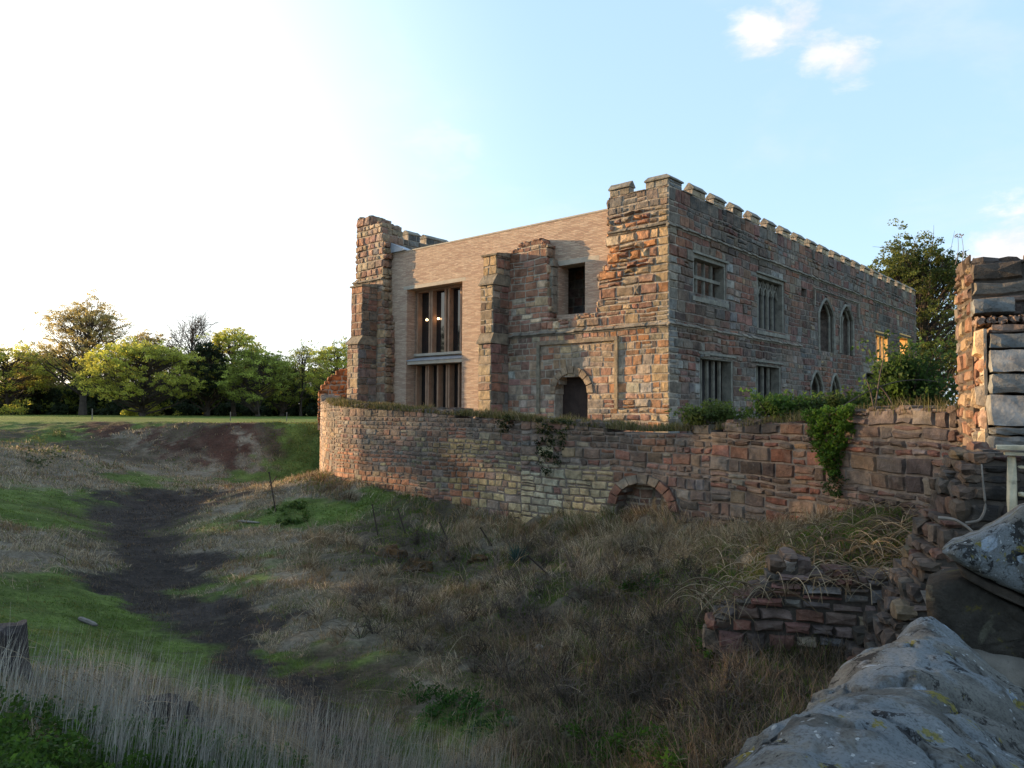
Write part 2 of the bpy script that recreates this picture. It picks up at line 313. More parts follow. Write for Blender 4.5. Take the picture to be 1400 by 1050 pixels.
# ---------------------------------------------------------------- ground: one sheet to the horizon, with the dry moat dug into it
def at(px, py, Y):
    X, Yp = px-700, py-525; cr, sr = math.cos(ROLL), math.sin(ROLL); x = (cr*X+sr*Yp)/F_PX; y = (-sr*X+cr*Yp)/F_PX
    c, s = math.cos(PITCH), math.sin(PITCH); k = Y/(c+s*y); return np.array([x*k, Y, (s-c*y)*k])
FIELD = -.9
GP = [(200,580,46),(0,578,46),(400,583,47),(330,578,46),(60,572,50),
 (0,612,38),(100,622,38),(200,632,41),(300,636,42),(400,632,44),(-150,600,32),(0,640,32),(0,700,22.5),(60,640,34),(120,668,32),(-200,700,20),(-300,600,28),
 (200,690,30.5),(330,665,35),(240,720,26),(230,790,19.3),(300,870,14.6),(380,930,12.2),(470,985,10.8),(570,1045,9.9),(700,1120,9.4),
 (100,780,18.2),(0,800,15.5),(100,870,13),(0,880,11),(200,920,11),(-200,850,10),
 (0,960,7),(120,975,7.4),(300,1000,8.2),(100,1060,5.6),(-100,1000,5.6),(300,1080,6.5),(500,1110,7.8),
 (440,652,30),(400,662,29.5),(350,690,27.5),(450,655,29.3),(380,720,24.5),(320,760,21.6),(420,760,21),(360,830,16.8),
 (500,668,28),(500,700,25.5),(500,760,20.5),(500,850,16),(500,930,13),(600,692,25.6),(600,730,23.3),(600,800,18.8),(600,900,14.2),(600,980,11.5),
 (720,707,23.2),(720,750,21),(720,820,16.5),(720,900,13.6),(720,1000,10.8),(850,719,20.8),(850,760,18.8),(850,830,15.2),(850,920,12.2),(850,1040,9.6),
 (940,722,19.1),(940,780,15.6),(940,860,12.8),(950,960,10.6),(1040,727,17.1),(1040,770,13.2),(1150,714,15),(1150,752,12.2),(1230,762,11.4),(1270,702,13),
 (1000,800,11.6),(1060,790,11.5),(1120,788,11.4),(1200,785,11.3),(1000,900,10.2),(1080,935,10),(1140,925,10.1),(1230,905,10.1),(1000,1040,8.4),(1150,1040,8),(1300,1000,8),(1000,1250,5.5),(1500,900,8.5),(1400,1300,4.5)]
A = np.array([at(*p) for p in GP])
A = np.vstack([A, [[x, y, FIELD] for x, y in ((-60, 10), (-60, 30), (-45, 20), (-38, 5), (-60, 60), (-30, 60), (0, 60), (-20, -5))]])
TRK = np.array([at(*p)[:2] for p in ((430,652,37),(330,666,34.8),(250,676,32.5),(180,690,29),(175,725,25.3),(195,765,21.3),(225,810,18.3),(265,855,15.6),(320,898,13.3),(390,938,11.9),(470,982,10.8),(560,1035,9.9),(700,1110,9.2))])
def tps_fit(P, v, lam=.2):
    r = np.linalg.norm(P[:, None]-P[None], axis=2); K = r**2*np.log(r+1e-9); n = len(P); Q = np.hstack([np.ones((n, 1)), P])
    M = np.block([[K+lam*np.eye(n), Q], [Q.T, np.zeros((3, 3))]]); return np.linalg.solve(M, np.concatenate([v, [0, 0, 0]]))
W = tps_fit(A[:, :2], A[:, 2])
WALL = np.array([(-14.4, 58), (-9.16, 36), (-7.13, 29.5), (-2.49, 25.8), (.46, 23.4), (3.3, 20.9), (4.76, 18.9), (6.35, 16), (6.92, 14.3), (7.29, 12.3)])
POLY = np.vstack([WALL, [(6.9, 10.5), (5.9, 8.6), (9, 6.5), (14, 4), (80, 0), (80, 58)]])
def inside(X, Y, P=POLY):
    r = np.zeros(X.shape, bool); n = len(P)
    for i in range(n):
        x1, y1 = P[i]; x2, y2 = P[(i+1) % n]
        c = ((y1 > Y) != (y2 > Y)) & (X < (x2-x1)*(Y-y1)/(y2-y1+1e-12)+x1); r ^= c
    return r
def segdist(X, Y, P):
    d = np.full(X.shape, 1e9)
    for a, b in zip(P[:-1], P[1:]):
        ab = b-a; t = np.clip(((X-a[0])*ab[0]+(Y-a[1])*ab[1])/(ab@ab), 0, 1); d = np.minimum(d, np.hypot(X-a[0]-t*ab[0], Y-a[1]-t*ab[1]))
    return d
def height(X, Y):
    X = np.atleast_1d(np.asarray(X, float)); Y = np.atleast_1d(np.asarray(Y, float)); sh = X.shape; x = X.ravel(); y = Y.ravel()
    z = np.empty(len(x))
    for k in range(0, len(x), 20000):
        p = np.stack([x[k:k+20000], y[k:k+20000]], 1); r = np.linalg.norm(p[:, None]-A[None, :, :2], axis=2)
        z[k:k+20000] = (r**2*np.log(r+1e-9))@W[:-3]+W[-3]+p@W[-2:]
    z = np.clip(z, -5.2, FIELD+.1)
    far = np.maximum(np.maximum(sm(y, 46, 50), sm(-x, 34, 44)), sm(-y, 1, 5)); z = z*(1-far)+FIELD*far
    bump = (fbm(x*.55, y*.55, 5)-.5)*.5+(fbm(x*2.2+9, y*2.2, 4)-.5)*.24
    slope = sm(x-(-9+(32-y)*.45), -1, 3)*(1-far)
    tu = np.abs(fbm(x*1.15+60, y*1.15+20, 4)-.5)*2; z = z+(bump*(.25+1.1*slope)+(.16-tu*.55)*slope*.7*sm(y, 5, 9))*(1-.85*far); z = z+(fbm(x*3.3+8, y*3.3, 3)-.5)*.16*(1-far)-.22*(1-sm(segdist(x, y, TRK), .8, 2.4))*(1-far)
    ins = inside(x, y) & (segdist(x, y, POLY[:13]) > .5); z = np.where(ins, FIELD+.25*np.clip(sm(x, 5, 8)*sm(22-y, 0, 6), 0, 1), z)
    return z.reshape(sh)
# what grows where: control points with a kind (green, straw, mud, red soil, lit far field, brown)
KCOL = dict(g=(.1, .135, .032), s=(.19, .155, .11), m=(.042, .034, .029), r=(.075, .038, .026), f=(.12, .155, .028), b=(.09, .068, .045))
KP = [(x, y, 'f') for x in (-60, -40, -20, 0, 30) for y in (52, 60, 90)]
for px, py, Y, k in [(200,581,46,'g'),(0,580,46,'g'),(400,588,47,'g'),(60,588,43,'g'),(0,590,42,'b'),(150,598,44.5,'r'),(200,605,44,'r'),(250,608,44,'r'),(300,606,44.5,'r'),(340,600,45,'r'),(220,622,43,'b'),(120,615,42,'b'),(170,612,43.5,'s'),(270,598,45,'b'),(230,614,43.5,'s'),(320,612,44,'s'),(290,622,43,'r'),(380,600,45.5,'b'),(410,620,45,'g'),(400,640,43,'g'),(0,625,35,'s'),(50,615,37,'s'),(60,650,33,'s'),
 (150,645,38,'s'),(240,640,40,'s'),(180,660,35,'g'),(330,643,41,'g'),(100,680,29,'g'),(0,700,22.5,'g'),(50,740,20,'s'),(120,660,33,'s'),(300,655,37,'s'),(390,650,37,'s'),
 (150,690,30.5,'m'),(220,680,32,'m'),(330,668,34.5,'m'),(240,700,28,'m'),(190,720,26,'b'),(230,760,22,'m'),(240,800,19,'m'),(290,860,15,'m'),(350,905,13,'m'),(420,950,11.8,'b'),(480,985,10.8,'m'),
 (180,760,22,'b'),(160,740,24,'b'),(120,800,17,'g'),(180,860,14,'g'),(60,850,13.5,'g'),(0,900,10.6,'g'),(80,800,17,'g'),(220,900,12,'g'),(300,940,10.5,'g'),(60,760,19,'s'),(400,1000,9.5,'s'),(200,960,9,'s'),(0,940,8,'s'),(100,1030,6.3,'g'),(0,1000,6.2,'g'),(300,1040,7,'g'),
 (560,970,11.7,'g'),(620,990,11.2,'g'),(800,1010,10.3,'g'),(870,1010,10,'g'),(700,990,11,'s'),(560,1030,10,'s'),
 (410,660,29.3,'s'),(390,710,25.3,'g'),(450,690,26.5,'g'),(430,670,28.5,'s'),(330,750,22,'s'),(380,740,23,'s'),(300,790,19.3,'g'),(300,740,23,'s'),(400,800,18.5,'s'),(500,800,18,'s'),(430,870,15.6,'s'),(400,900,14,'g'),(480,930,13,'b'),(600,760,21,'b'),(560,750,22,'b'),(280,690,30,'m'),(120,690,29,'m'),(160,675,32,'m'),(200,715,27,'m'),(220,740,24,'m'),(215,775,21,'m'),(265,830,17,'m'),(320,885,14,'m'),(260,790,19.4,'m'),(310,840,16.3,'m'),(280,672,33.5,'m'),(380,925,12.4,'m'),(700,730,22,'s'),(850,740,19.8,'s'),(640,830,17,'s'),(760,840,16,'b'),(840,850,14.6,'b'),(680,870,15,'b'),(560,860,15.5,'s'),(620,940,12.7,'b'),
 (700,780,19,'b'),(780,770,19,'s'),(880,812,16.3,'g'),(850,800,17,'s'),(920,800,15.4,'b'),(880,840,15,'b'),(840,820,16,'b'),(910,780,16.5,'s'),(780,860,14.8,'s'),(700,900,13.6,'s'),(950,760,16.5,'s'),(850,880,13.4,'b'),(800,930,12.4,'b'),(900,900,12.6,'b'),(950,900,11.6,'b'),(1000,960,10,'b'),(720,930,13,'b'),(600,900,14,'s'),(1060,740,14.8,'s'),(1150,735,13,'b'),(1230,740,12.4,'b'),(1000,780,13.4,'b'),(1000,1000,9.3,'b'),(1150,1000,8.6,'b'),(1300,950,8.5,'b')]:
    p = at(px, py, Y); KP.append((p[0], p[1], k))
KXY = np.array([(a, b) for a, b, _ in KP]); KC = np.array([KCOL[k] for _, _, k in KP]); KK = np.array(['gsmrfb'.index(k) for _, _, k in KP])
def kinds(X, Y, wob=1.1):
    """weights of the six kinds of ground at each point"""
    X = np.asarray(X, float); Y = np.asarray(Y, float)
    x = X+(fbm(X*.5+3, Y*.5, 4)-.5)*3.6*wob+(fbm(X*2+3, Y*2+8, 3)-.5)*2.2*wob+(fbm(X*7+3, Y*7+8, 2)-.5)*.9*wob; y = Y+(fbm(X*.5+33, Y*.5+7, 4)-.5)*3.6*wob+(fbm(X*2+31, Y*2+4, 3)-.5)*2.2*wob+(fbm(X*7+23, Y*7+18, 2)-.5)*.9*wob
    out = np.zeros((len(x), 6))
    for k in range(0, len(x), 20000):
        d = (x[k:k+20000, None]-KXY[None, :, 0])**2+((y[k:k+20000, None]-KXY[None, :, 1])*.8)**2; w = 1/(d+.05)**3
        for c in range(6): out[k:k+20000, c] = w[:, KK == c].sum(1)
    out = out/out.sum(1, keepdims=True); rg = sm(X, -4.5, -1)*sm(Y, 6, 8)*(Y < 34); out[:, 0] *= 1-.8*rg; out[:, 4] += .02*rg; out = out/out.sum(1, keepdims=True); dt = segdist(x*.5+X*.5, y*.5+Y*.5, TRK); wd = .3+.012*(Y-8)+.3*(fbm(X*.8+70, Y*.8, 3)-.5); m = 1-sm(dt, wd, wd+.35+.018*Y)
    out[:, 2] *= .04; out = out*(1-m)[:, None]; out[:, 2] += m; return out/out.sum(1, keepdims=True)
KCA = np.array([KCOL[k] for k in 'gsmrfb'])
gx = np.concatenate([-np.geomspace(3000, 46, 26), np.arange(-45, 14, .2), np.geomspace(14.2, 3000, 30)]); gy = np.concatenate([-np.geomspace(400, 7, 14), np.arange(-6, 56, .2), np.geomspace(56.5, 3500, 36)])
GX, GY = np.meshgrid(gx, gy); GZ = height(GX, GY); kw = kinds(GX.ravel(), GY.ravel()); gc = kw@KCA; tus = fbm(GX.ravel()*1.9+40, GY.ravel()*1.9, 4)
fpat = fbm(GX.ravel()*.12, GY.ravel()*.12, 4); gc = gc*(.35+1.3*fbm(GX.ravel()*1.6, GY.ravel()*1.6, 5))[:, None]
nyy, nxx = GX.shape; ii = (np.arange(nyy-1)[:, None]*nxx+np.arange(nxx-1)[None]).ravel()
mb = MB(); mb.add(np.stack([GX.ravel(), GY.ravel(), GZ.ravel()], 1), np.stack([ii, ii+1, ii+nxx+1, ii+nxx], 1), col=gc)
M_ground = mat('earth_and_turf', rough=.95, spec=.08, bump=.09, bscale=7, var=.3, vscale=9, stain=[(4.5, .55, .7, (.03, .024, .018), .5), (13, .58, .66, (.13, .11, .08), .45), (31, .6, .68, (.02, .018, .014), .5)])
tag(mb.build('ground', M_ground, smooth=True), kind='structure')
# ---------------------------------------------------------------- the ruined castle (local x runs along the shaded front, local y along the sunlit end)
CX = (915-700)/F_PX*26
castle = empty('ruined_castle', (CX, 26, FIELD), math.pi/2-YAW, label='ruined red sandstone castle with battlements and a modern buff brick infill', cat='castle')
UP = (0, 0, -FIELD)
def cpart(mb, name, mats, parent=None, smooth=False):
    return mb.build(name, mats, parent or castle, smooth, UP if parent is None else None)
Lm = plane_map((0, 0, 0), (0, 1, 0), (-1, 0, 0)); Rm = plane_map((0, 0, 0), (1, 0, 0), (0, -1, 0))
def arch_in(s, z, a, b, spring, top, pointed=False):
    c = (a+b)/2; r = (b-a)/2; t = np.clip(abs(s-c)/r, 0, 1)
    lim = spring+(top-spring)*((1-t**1.7) if pointed else np.sqrt(1-t*t)); return (s > a) & (s < b) & (z < lim)
GZ0 = -.95
def allow_left(s, z):
    e = 2.75+.28*fbm(z*1.4, z*0+3, 3)*2-.28+np.where(z < 5.2, .1+.12*(5.2-z), -.16*sm(z, 5.2, 6.3)*2)
    a = (s < np.where(z < 6.75, e, 2.48)) & (z < 7.88)
    low = (s < 7.9) & (z < 3.16)
    sill = (s < 5.6) & (z < 3.45+.35*fbm(s*1.1+4, s*0, 2))
    pier = (s > 5.42+.25*(fbm(z*1.8, z*0+9, 3)-.5)+.3*sm(z, 5.6, 6.6)*0) & (s < 7.8) & (z < 6.62+.5*(1-abs(s-6.1)/1.1)*fbm(s*2.3, s*0+1, 3)*1.2-.25*sm(s, 6.9, 7.5))
    a = a | low | sill | pier
    a &= ~((s > 3.44) & (s < 4.98) & (z < .72)) & ~arch_in(s, z, 3.44, 4.98, .7, 1.47)
    return a
def pal_left(s, z):
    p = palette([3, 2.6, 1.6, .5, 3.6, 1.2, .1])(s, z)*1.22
    q = (s < .55) | ((s > 5.9) & (s < 7.2) & (z < 3) & False)
    p[q] = OCHRE*rs.uniform(.8, 1.15, (q.sum(), 1)); og = (rs.rand(len(s)) < .25) & (s < 2.6); p[og] = ORANGE*rs.uniform(.7, 1.1, (og.sum(), 1))
    pr = (s > 5.4) & (z > 3.1) & (rs.rand(len(s)) < .6); p[pr] = RED2*rs.uniform(.6, 1., (pr.sum(), 1))
    pp = z > 7.0; p[pp] = p[pp]*.35+GREY*.65
    return p
def rub_left(s, z):
    r = .11*np.exp(-((s-1.5)/.95)**2-((z-5.3)/1.15)**2)+.1*np.exp(-((s-1.5)/1.3)**2-((z-6.95)/.3)**2)+.07*np.exp(-((s-1.3)/1)**2-((z+.1)/.6)**2)+.05*np.exp(-((z-3.4)/.25)**2)*(s > 2.9)*(s < 5.6)
    return r
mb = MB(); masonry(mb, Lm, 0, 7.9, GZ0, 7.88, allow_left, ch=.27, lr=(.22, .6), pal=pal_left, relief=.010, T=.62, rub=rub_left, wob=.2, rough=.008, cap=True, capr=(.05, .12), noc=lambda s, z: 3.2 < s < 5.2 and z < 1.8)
end_wall = cpart(mb, 'end_wall', SM); end_wall['label'] = 'sunlit end wall with arched doorway and eroded rubble face'
# front wall with its openings
WIN = [(1.72, 4.42, 4.22, 5.78), (7.25, 10.15, 3.45, 5.82), (2.15, 5.0, -.6, 2.12), (7.05, 9.75, -.6, 2.1), (23.6, 26.2, 3.02, 4.68), (28.6, 30.8, 2.96, 4.94), (21.75, 24.2, .9, 2.41)]
PW = [(14.35, 16.5, 2.95, 4.9, 5.68), (17.4, 19.5, 3.1, 4.95, 5.7), (13.15, 14.85, -.3, 1.3, 2.02), (15.85, 17.4, -.3, 1.2, 1.98)]
def allow_right(s, z):
    a = (z < 7.88)
    for v0, v1, za, zb in WIN: a &= ~((s > v0) & (s < v1) & (z > za) & (z < zb))
    for v0, v1, za, sp, tp in PW: a &= ~((z > za) & arch_in(s, z, v0, v1, sp, tp, True))
    a &= ~((abs(s-12.5) < .35) & (abs(z-5.5) < .16))
    return a
def pal_right(s, z):
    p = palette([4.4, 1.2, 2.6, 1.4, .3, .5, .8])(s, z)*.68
    g = ((fbm(s*.35, z*.6+4, 3) > .55) | (z > 6.6)) & (rs.rand(len(s)) < .5); p[g] = GREY*np.array((.8, .74, .7))*rs.uniform(.7, 1.25, (g.sum(), 1))
    d = (z > 3.1) & (z < 4.2) & (s > 2) & (s < 9) & (rs.rand(len(s)) < .5); p[d] = DARK*rs.uniform(.9, 1.5, (d.sum(), 1))
    q = (s < .7) & (z < 6.5) & (rs.rand(len(s)) < .8); p[q] = np.array((.22, .2, .165))*rs.uniform(.8, 1.15, (q.sum(), 1))
    for v0, v1, za, zb in WIN:
        e = (s > v0-.35) & (s < v1+.35) & (z > za-.3) & (z < zb+.4) & (rs.rand(len(s)) < .65); p[e] = np.array((.19, .17, .14))*rs.uniform(.8, 1.1, (e.sum(), 1))
    return p
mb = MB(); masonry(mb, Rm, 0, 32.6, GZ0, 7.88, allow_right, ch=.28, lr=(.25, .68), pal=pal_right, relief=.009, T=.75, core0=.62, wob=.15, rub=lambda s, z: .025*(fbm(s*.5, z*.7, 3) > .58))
front_wall = cpart(mb, 'front_wall', SG); front_wall['label'] = 'long shaded front wall with mullioned windows'
# far end wall seen from inside through the broken windows, and an added wall darkening the pointed windows
mb = MB(); masonry(mb, plane_map((31.8, .76, 0), (0, 1, 0), (-1, 0, 0)), 0, 11, GZ0, 7.9, lambda s, z: z < 7.9-.25*np.maximum(s-4, 0), ch=.3, pal=lambda s, z: np.tile((.8, .43, .14), (len(s), 1))*rs.uniform(.8, 1.15, (len(s), 1)), relief=.02, T=.78)  # orange glow of the sun is put into this wall's stone colour
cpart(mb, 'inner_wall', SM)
mb = MB(); masonry(mb, plane_map((12.2, 2.6, 0), (1, 0, 0), (0, -1, 0)), 0, 9.2, GZ0, 7.2, lambda s, z: s > -1, ch=.3, pal=palette([1, .3, 2, 2, .3, .5, 1]), relief=.02, T=.4); cpart(mb, 'inner_wall', SM)  # unlit wall added behind the pointed windows to keep them dark
# string courses: a moulded band that throws a thin shadow
def moulding(mb, mapf, s0, s1, z, d=.13, h=.2, skip=None, col=(.2, .17, .13)):
    pr = [(-.03, 0.01), (-.03, h), (.02, h), (d, h*.55), (d, h*.38), (d*.45, h*.3), (d*.35, 0)]
    n = int((s1-s0)/.45)+1; S = np.linspace(s0, s1, n+1)
    for a, b in zip(S[:-1], S[1:]):
        if skip and skip((a+b)/2): continue
        k = rs.uniform(.78, 1.08); dz = rs.uniform(-.012, .012); secs = []
        for x in (a+.004, b-.004):
            P = np.array([(x, z+q*k+dz, p*k if p > 0 else p) for p, q in pr]); secs.append(mapf(P[:, 0], P[:, 1], P[:, 2]))
        mb.loft(secs, col=np.array(col)*rs.uniform(.75, 1.25))
for nm, mp_, a, b, z, sk in (('string_course', Rm, -.13, 32.6, 6.42, None), ('string_course', Rm, -.13, 12.0, 2.98, None), ('string_course', Lm, .0, 2.5, 6.46, None), ('string_course', Lm, .0, 7.6, 2.96, None)):
    mb = MB(); moulding(mb, mp_, a, b, z, skip=sk); cpart(mb, nm, M_stone)
mb = MB(); moulding(mb, Rm, 13.7, 20.4, 5.95, d=.1, h=.16); moulding(mb, plane_map((0, 0, 0), (0, 0, 1), (0, -1, 0)), 5.2, 5.95, 0) if False else None
mb.box((20.25, -.1, 5.2), (20.4, .0, 5.95), (.2, .17, .13), .005); mb.box((13.65, -.1, 5.2), (13.8, .0, 5.95), (.2, .17, .13), .005); cpart(mb, 'hood_mould', M_stone)
# parapet: merlons with roof-shaped copings, sloped sills between
def merlon(mapf, a, b, base=7.88, top=8.14, T=.28, col=GREY, core0=None):
    mb = MB(); masonry(mb, mapf, a, b, base, top, lambda s, z: s > -9, ch=.22, lr=(.3, .5), pal=lambda s, z: np.tile(col, (len(s), 1))*rs.uniform(.7, 1.3, (len(s), 1)), T=T, relief=.012)
    o = cpart(mb, 'merlon', SM)
    mb = MB(); pr = [(.07, 0), (.07, .05), (-T*.42, .24), (-T*.58, .24), (-T-.06, .05), (-T-.06, 0)]; secs = []
    for x in np.linspace(a-.03, b+.03, 4):
        P = np.array([(x, top+.004+q+rs.uniform(-.008, .008), p) for p, q in pr]); secs.append(mapf(P[:, 0], P[:, 1], P[:, 2]))
    mb.loft(secs, col=(.2, .18, .14)); mb.build('coping', M_stone, o)
for k in range(19): merlon(Rm, 1.7+1.66*k, 1.7+1.66*k+rs.uniform(.84, 1.0), col=(OCHRE*.8+GREY*.2)*rs.uniform(.9, 1.25))
merlon(Lm, 1.59, 2.45, col=OCHRE*.5+GREY*.5); 
mb = MB(); masonry(mb, Lm, 0, .92, 7.88, 8.14, lambda s, z: s > -9, ch=.22, lr=(.3, .5), pal=lambda s, z: np.tile(OCHRE*.5+GREY*.5, (len(s), 1)), T=.5, relief=.012)
masonry(mb, Rm, 0, .91, 7.88, 8.14, lambda s, z: s > -9, ch=.22, lr=(.3, .5), pal=lambda s, z: np.tile(GREY, (len(s), 1)), T=.5, relief=.012, core0=.5)
o = cpart(mb, 'merlon', SM)
mb = MB(); pr = [(-.07, 0), (-.07, .05), (.2, .24), (.3, .24), (.56, .05), (.56, 0)]
mb.loft([np.array([(p, .95, 8.144+q) for p, q in pr]), np.array([(p, p, 8.144+q) for p, q in pr]), np.array([(.95, p, 8.144+q) for p, q in pr])], col=(.2, .18, .14)); mb.build('coping', M_stone, o)
for mp_, rng in ((Rm, [(.95, 1.66)]+[(2.7+1.66*k, 3.32+1.66*k) for k in range(18)]), (Lm, [(.96, 1.55)])):
    for a, b in rng:
        mb = MB()
        pr = [(.06, 0), (.06, .03), (-.14, .07), (-.3, .07), (-.3, 0)]; mb.loft([mp_(np.full(5, x), np.array([7.884+q for p, q in pr]), np.array([p for p, q in pr])) for x in (a, b)], col=(.19, .165, .13))
        cpart(mb, 'parapet_sill', M_stone)
# windows of the front wall
M_glow = mat('painted_sun_glow', (.8, .45, .16), bump=.01)  # sunlight on the broken window surrounds, painted as an orange base colour
def window(v0, v1, z0, z1, nm, trans, d=.3, fill=None, cusps=False, label=None, md=None):
    md = md or M_dress
    f = 'window'; t = .14; mb = MB()
    mb.box((v0-.02, .03, z0-.02), (v0+t, d+.12, z1), (.22, .2, .16)); mb.box((v1-t, .03, z0-.02), (v1+.02, d+.12, z1), (.22, .2, .16))
    mb.box((v0-.02, .028, z1-t*.9), (v1+.02, d+.125, z1+.03), (.22, .2, .16)); mb.box((v0-.1, -.06, z0-.16), (v1+.1, d+.1, z0-.02+.02), (.22, .2, .16), .006)
    mb.box((v0-.12, -.075, z1+.02), (v1+.12, .02, z1+.1), (.2, .18, .145), .004)
    w = cpart(mb, f, md)
    if label: w['label'] = label
    for k in range(1, nm+1):
        x = v0+t+(v1-v0-2*t)*k/(nm+1); m = MB(); P = [(-.045, d+.05), (-.045, d-.02), (-.02, d-.07), (.02, d-.07), (.045, d-.02), (.045, d+.05)]
        m.loft([np.array([(x+p, q, z) for p, q in P]) for z in (z0, z1-t*.9)], col=(.22, .2, .16)); m.build('mullion', md, w)
    if trans:
        for zz in trans: m = MB(); m.box((v0+t, d-.1, zz-.06), (v1-t, d+.05, zz+.06)); m.build('transom', M_dress, w)
    if cusps:
        m = MB(); n = nm+1; wd = (v1-v0-2*t)/n
        for k in range(n):
            c = v0+t+wd*(k+.5)
            for sgn in (-1, 1):
                th = np.linspace(0, 1, 9); m.tube(np.stack([c+sgn*wd*.47*(1-th**1.6), np.full(9, d-.03), z1-t-.68+.42*th**.8], 1), .035, 5)
                m.tube(np.stack([c+sgn*wd*.47*th, np.full(9, d-.03), z1-t-.26+.2*np.sin(th*2.6)], 1), .03, 5)
                m.tube(np.stack([c+sgn*wd*(.3-.12*np.sin(th*3.1)), np.full(9, d-.03), z1-t-.62+.25*th], 1), .025, 5)
        m.build('tracery', M_dress, w)
    if fill:
        m = MB(); m.box((v0+.02, d+.07, z0+.01), (v1-.02, d+.13, z1-.02)); m.build('panel' if fill is not M_glass else 'pane', fill, w)
    return w
window(*WIN[0], 3, [5.02], label='square headed window of two rows with four lights')
window(*WIN[1], 4, None, fill=mat('grey_infill_board', (.06, .055, .05), bump=.01, bscale=10), cusps=True, label='tall window with cusped tracery over grey infill')
window(*WIN[2], 4, None, label='ground floor window with tall stone mullions'); window(*WIN[3], 3, None)
window(*WIN[4], 2, None, d=.1, md=M_glow); 
w = window(*WIN[5], 0, None, d=.5, md=M_glow); w['label'] = 'empty window opening with orange sun glow painted on the stone inside'
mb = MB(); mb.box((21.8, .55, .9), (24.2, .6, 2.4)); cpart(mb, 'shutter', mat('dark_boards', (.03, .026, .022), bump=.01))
def pointed(v0, v1, z0, sp, tp, tracery, d=.2):
    mb = MB(); c = (v0+v1)/2; r = (v1-v0)/2; n = 17; th = np.linspace(-1, 1, n)
    pts = [(v0, z0), (v0, sp)]+[(c+r*t, sp+(tp-sp)*(1-abs(t)**1.7)) for t in th[1:-1]]+[(v1, sp), (v1, z0)]
    for off, rad, yy in ((0, .1, 0.0), (.17, .07, .16)):
        P = np.array([(c+(x-c)*(1-off/r), yy, z if z <= sp else sp+(z-sp)*(1-off/r*.7)) for x, z in pts]); mb.tube(P, rad, 6, (.22, .17, .13))
    w = cpart(mb, 'arched_window', M_dress)
    if tracery:
        m = MB(); m.tube([(c-.3, d+.1, z0), (c-.3, d+.1, sp+.3)], .05, 6); m.tube([(c+.3, d+.1, z0), (c+.3, d+.1, sp+.3)], .05, 6)
        t = np.linspace(0, 1, 9)
        for sg in (-1, 1): m.tube(np.stack([c+sg*(.3-.3*t**2), np.full(9, d+.1), sp-.1+.45*t], 1), .04, 5); m.tube(np.stack([c+sg*(.3+.35*t), np.full(9, d+.1), sp-.1+.4*t], 1), .04, 5)
        m.build('tracery', M_dress, w)
    return w
pointed(*PW[0], False)['label'] = 'broken pointed window lit orange on its inner edge'; pointed(*PW[1], True); pointed(*PW[2], False); pointed(*PW[3], True)
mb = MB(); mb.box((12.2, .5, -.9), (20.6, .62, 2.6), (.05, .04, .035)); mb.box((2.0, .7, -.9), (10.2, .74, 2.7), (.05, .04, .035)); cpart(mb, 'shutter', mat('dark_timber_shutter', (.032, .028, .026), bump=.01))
# door in the end wall: voussoir arch and dark recess, square label moulding round it
mb = MB(); c, r = 4.21, .77
for k in range(9):
    a0 = math.pi*(k+.06)/9; a1 = math.pi*(k+.94)/9; P = []
    for d in (.06, -.3):
        P += [(-d, c+rr*math.cos(a), .7+rr*math.sin(a)) for a, rr in ((a0, r), (a1, r), (a1, r+.27), (a0, r+.27))]
    P = np.array(P)+rs.uniform(-.01, .01, (8, 3)); mb.add(P, [[0, 1, 2, 3], [7, 6, 5, 4], [0, 4, 5, 1], [1, 5, 6, 2], [2, 6, 7, 3], [3, 7, 4, 0]], col=(BROWN*.5+BUFF*.5)*rs.uniform(.8, 1.15))
cpart(mb, 'door_arch', M_stone)
mb = MB(); mb.box((.5, 3.2, -.9), (.6, 5.2, 1.6), (.04, .03, .025)); cpart(mb, 'door', mat('old_dark_door', (.045, .03, .024), bump=.01))
mb = MB(); mb.box((-.1, 2.06, .1), (.0, 2.2, 2.7), (.27, .2, .12), .006); mb.box((-.1, 5.72, -.1), (.0, 5.86, 2.7), (.2, .17, .12), .006); mb.box((-.11, 2.06, 2.6), (.0, 5.86, 2.74), (.24, .18, .12), .006); cpart(mb, 'label_mould', M_stone)
# window jamb fragment beside the standing ruin
mb = MB()
for z in np.arange(3.9, 5.7, .36): mb.box((.1, 5.22, z), (.4, 5.42, z+.34), (.24, .21, .16), .008)
mb.box((.06, 5.15, 5.72), (.4, 5.42, 5.82), (.2, .17, .13), .004); cpart(mb, 'window_jamb', M_stone)
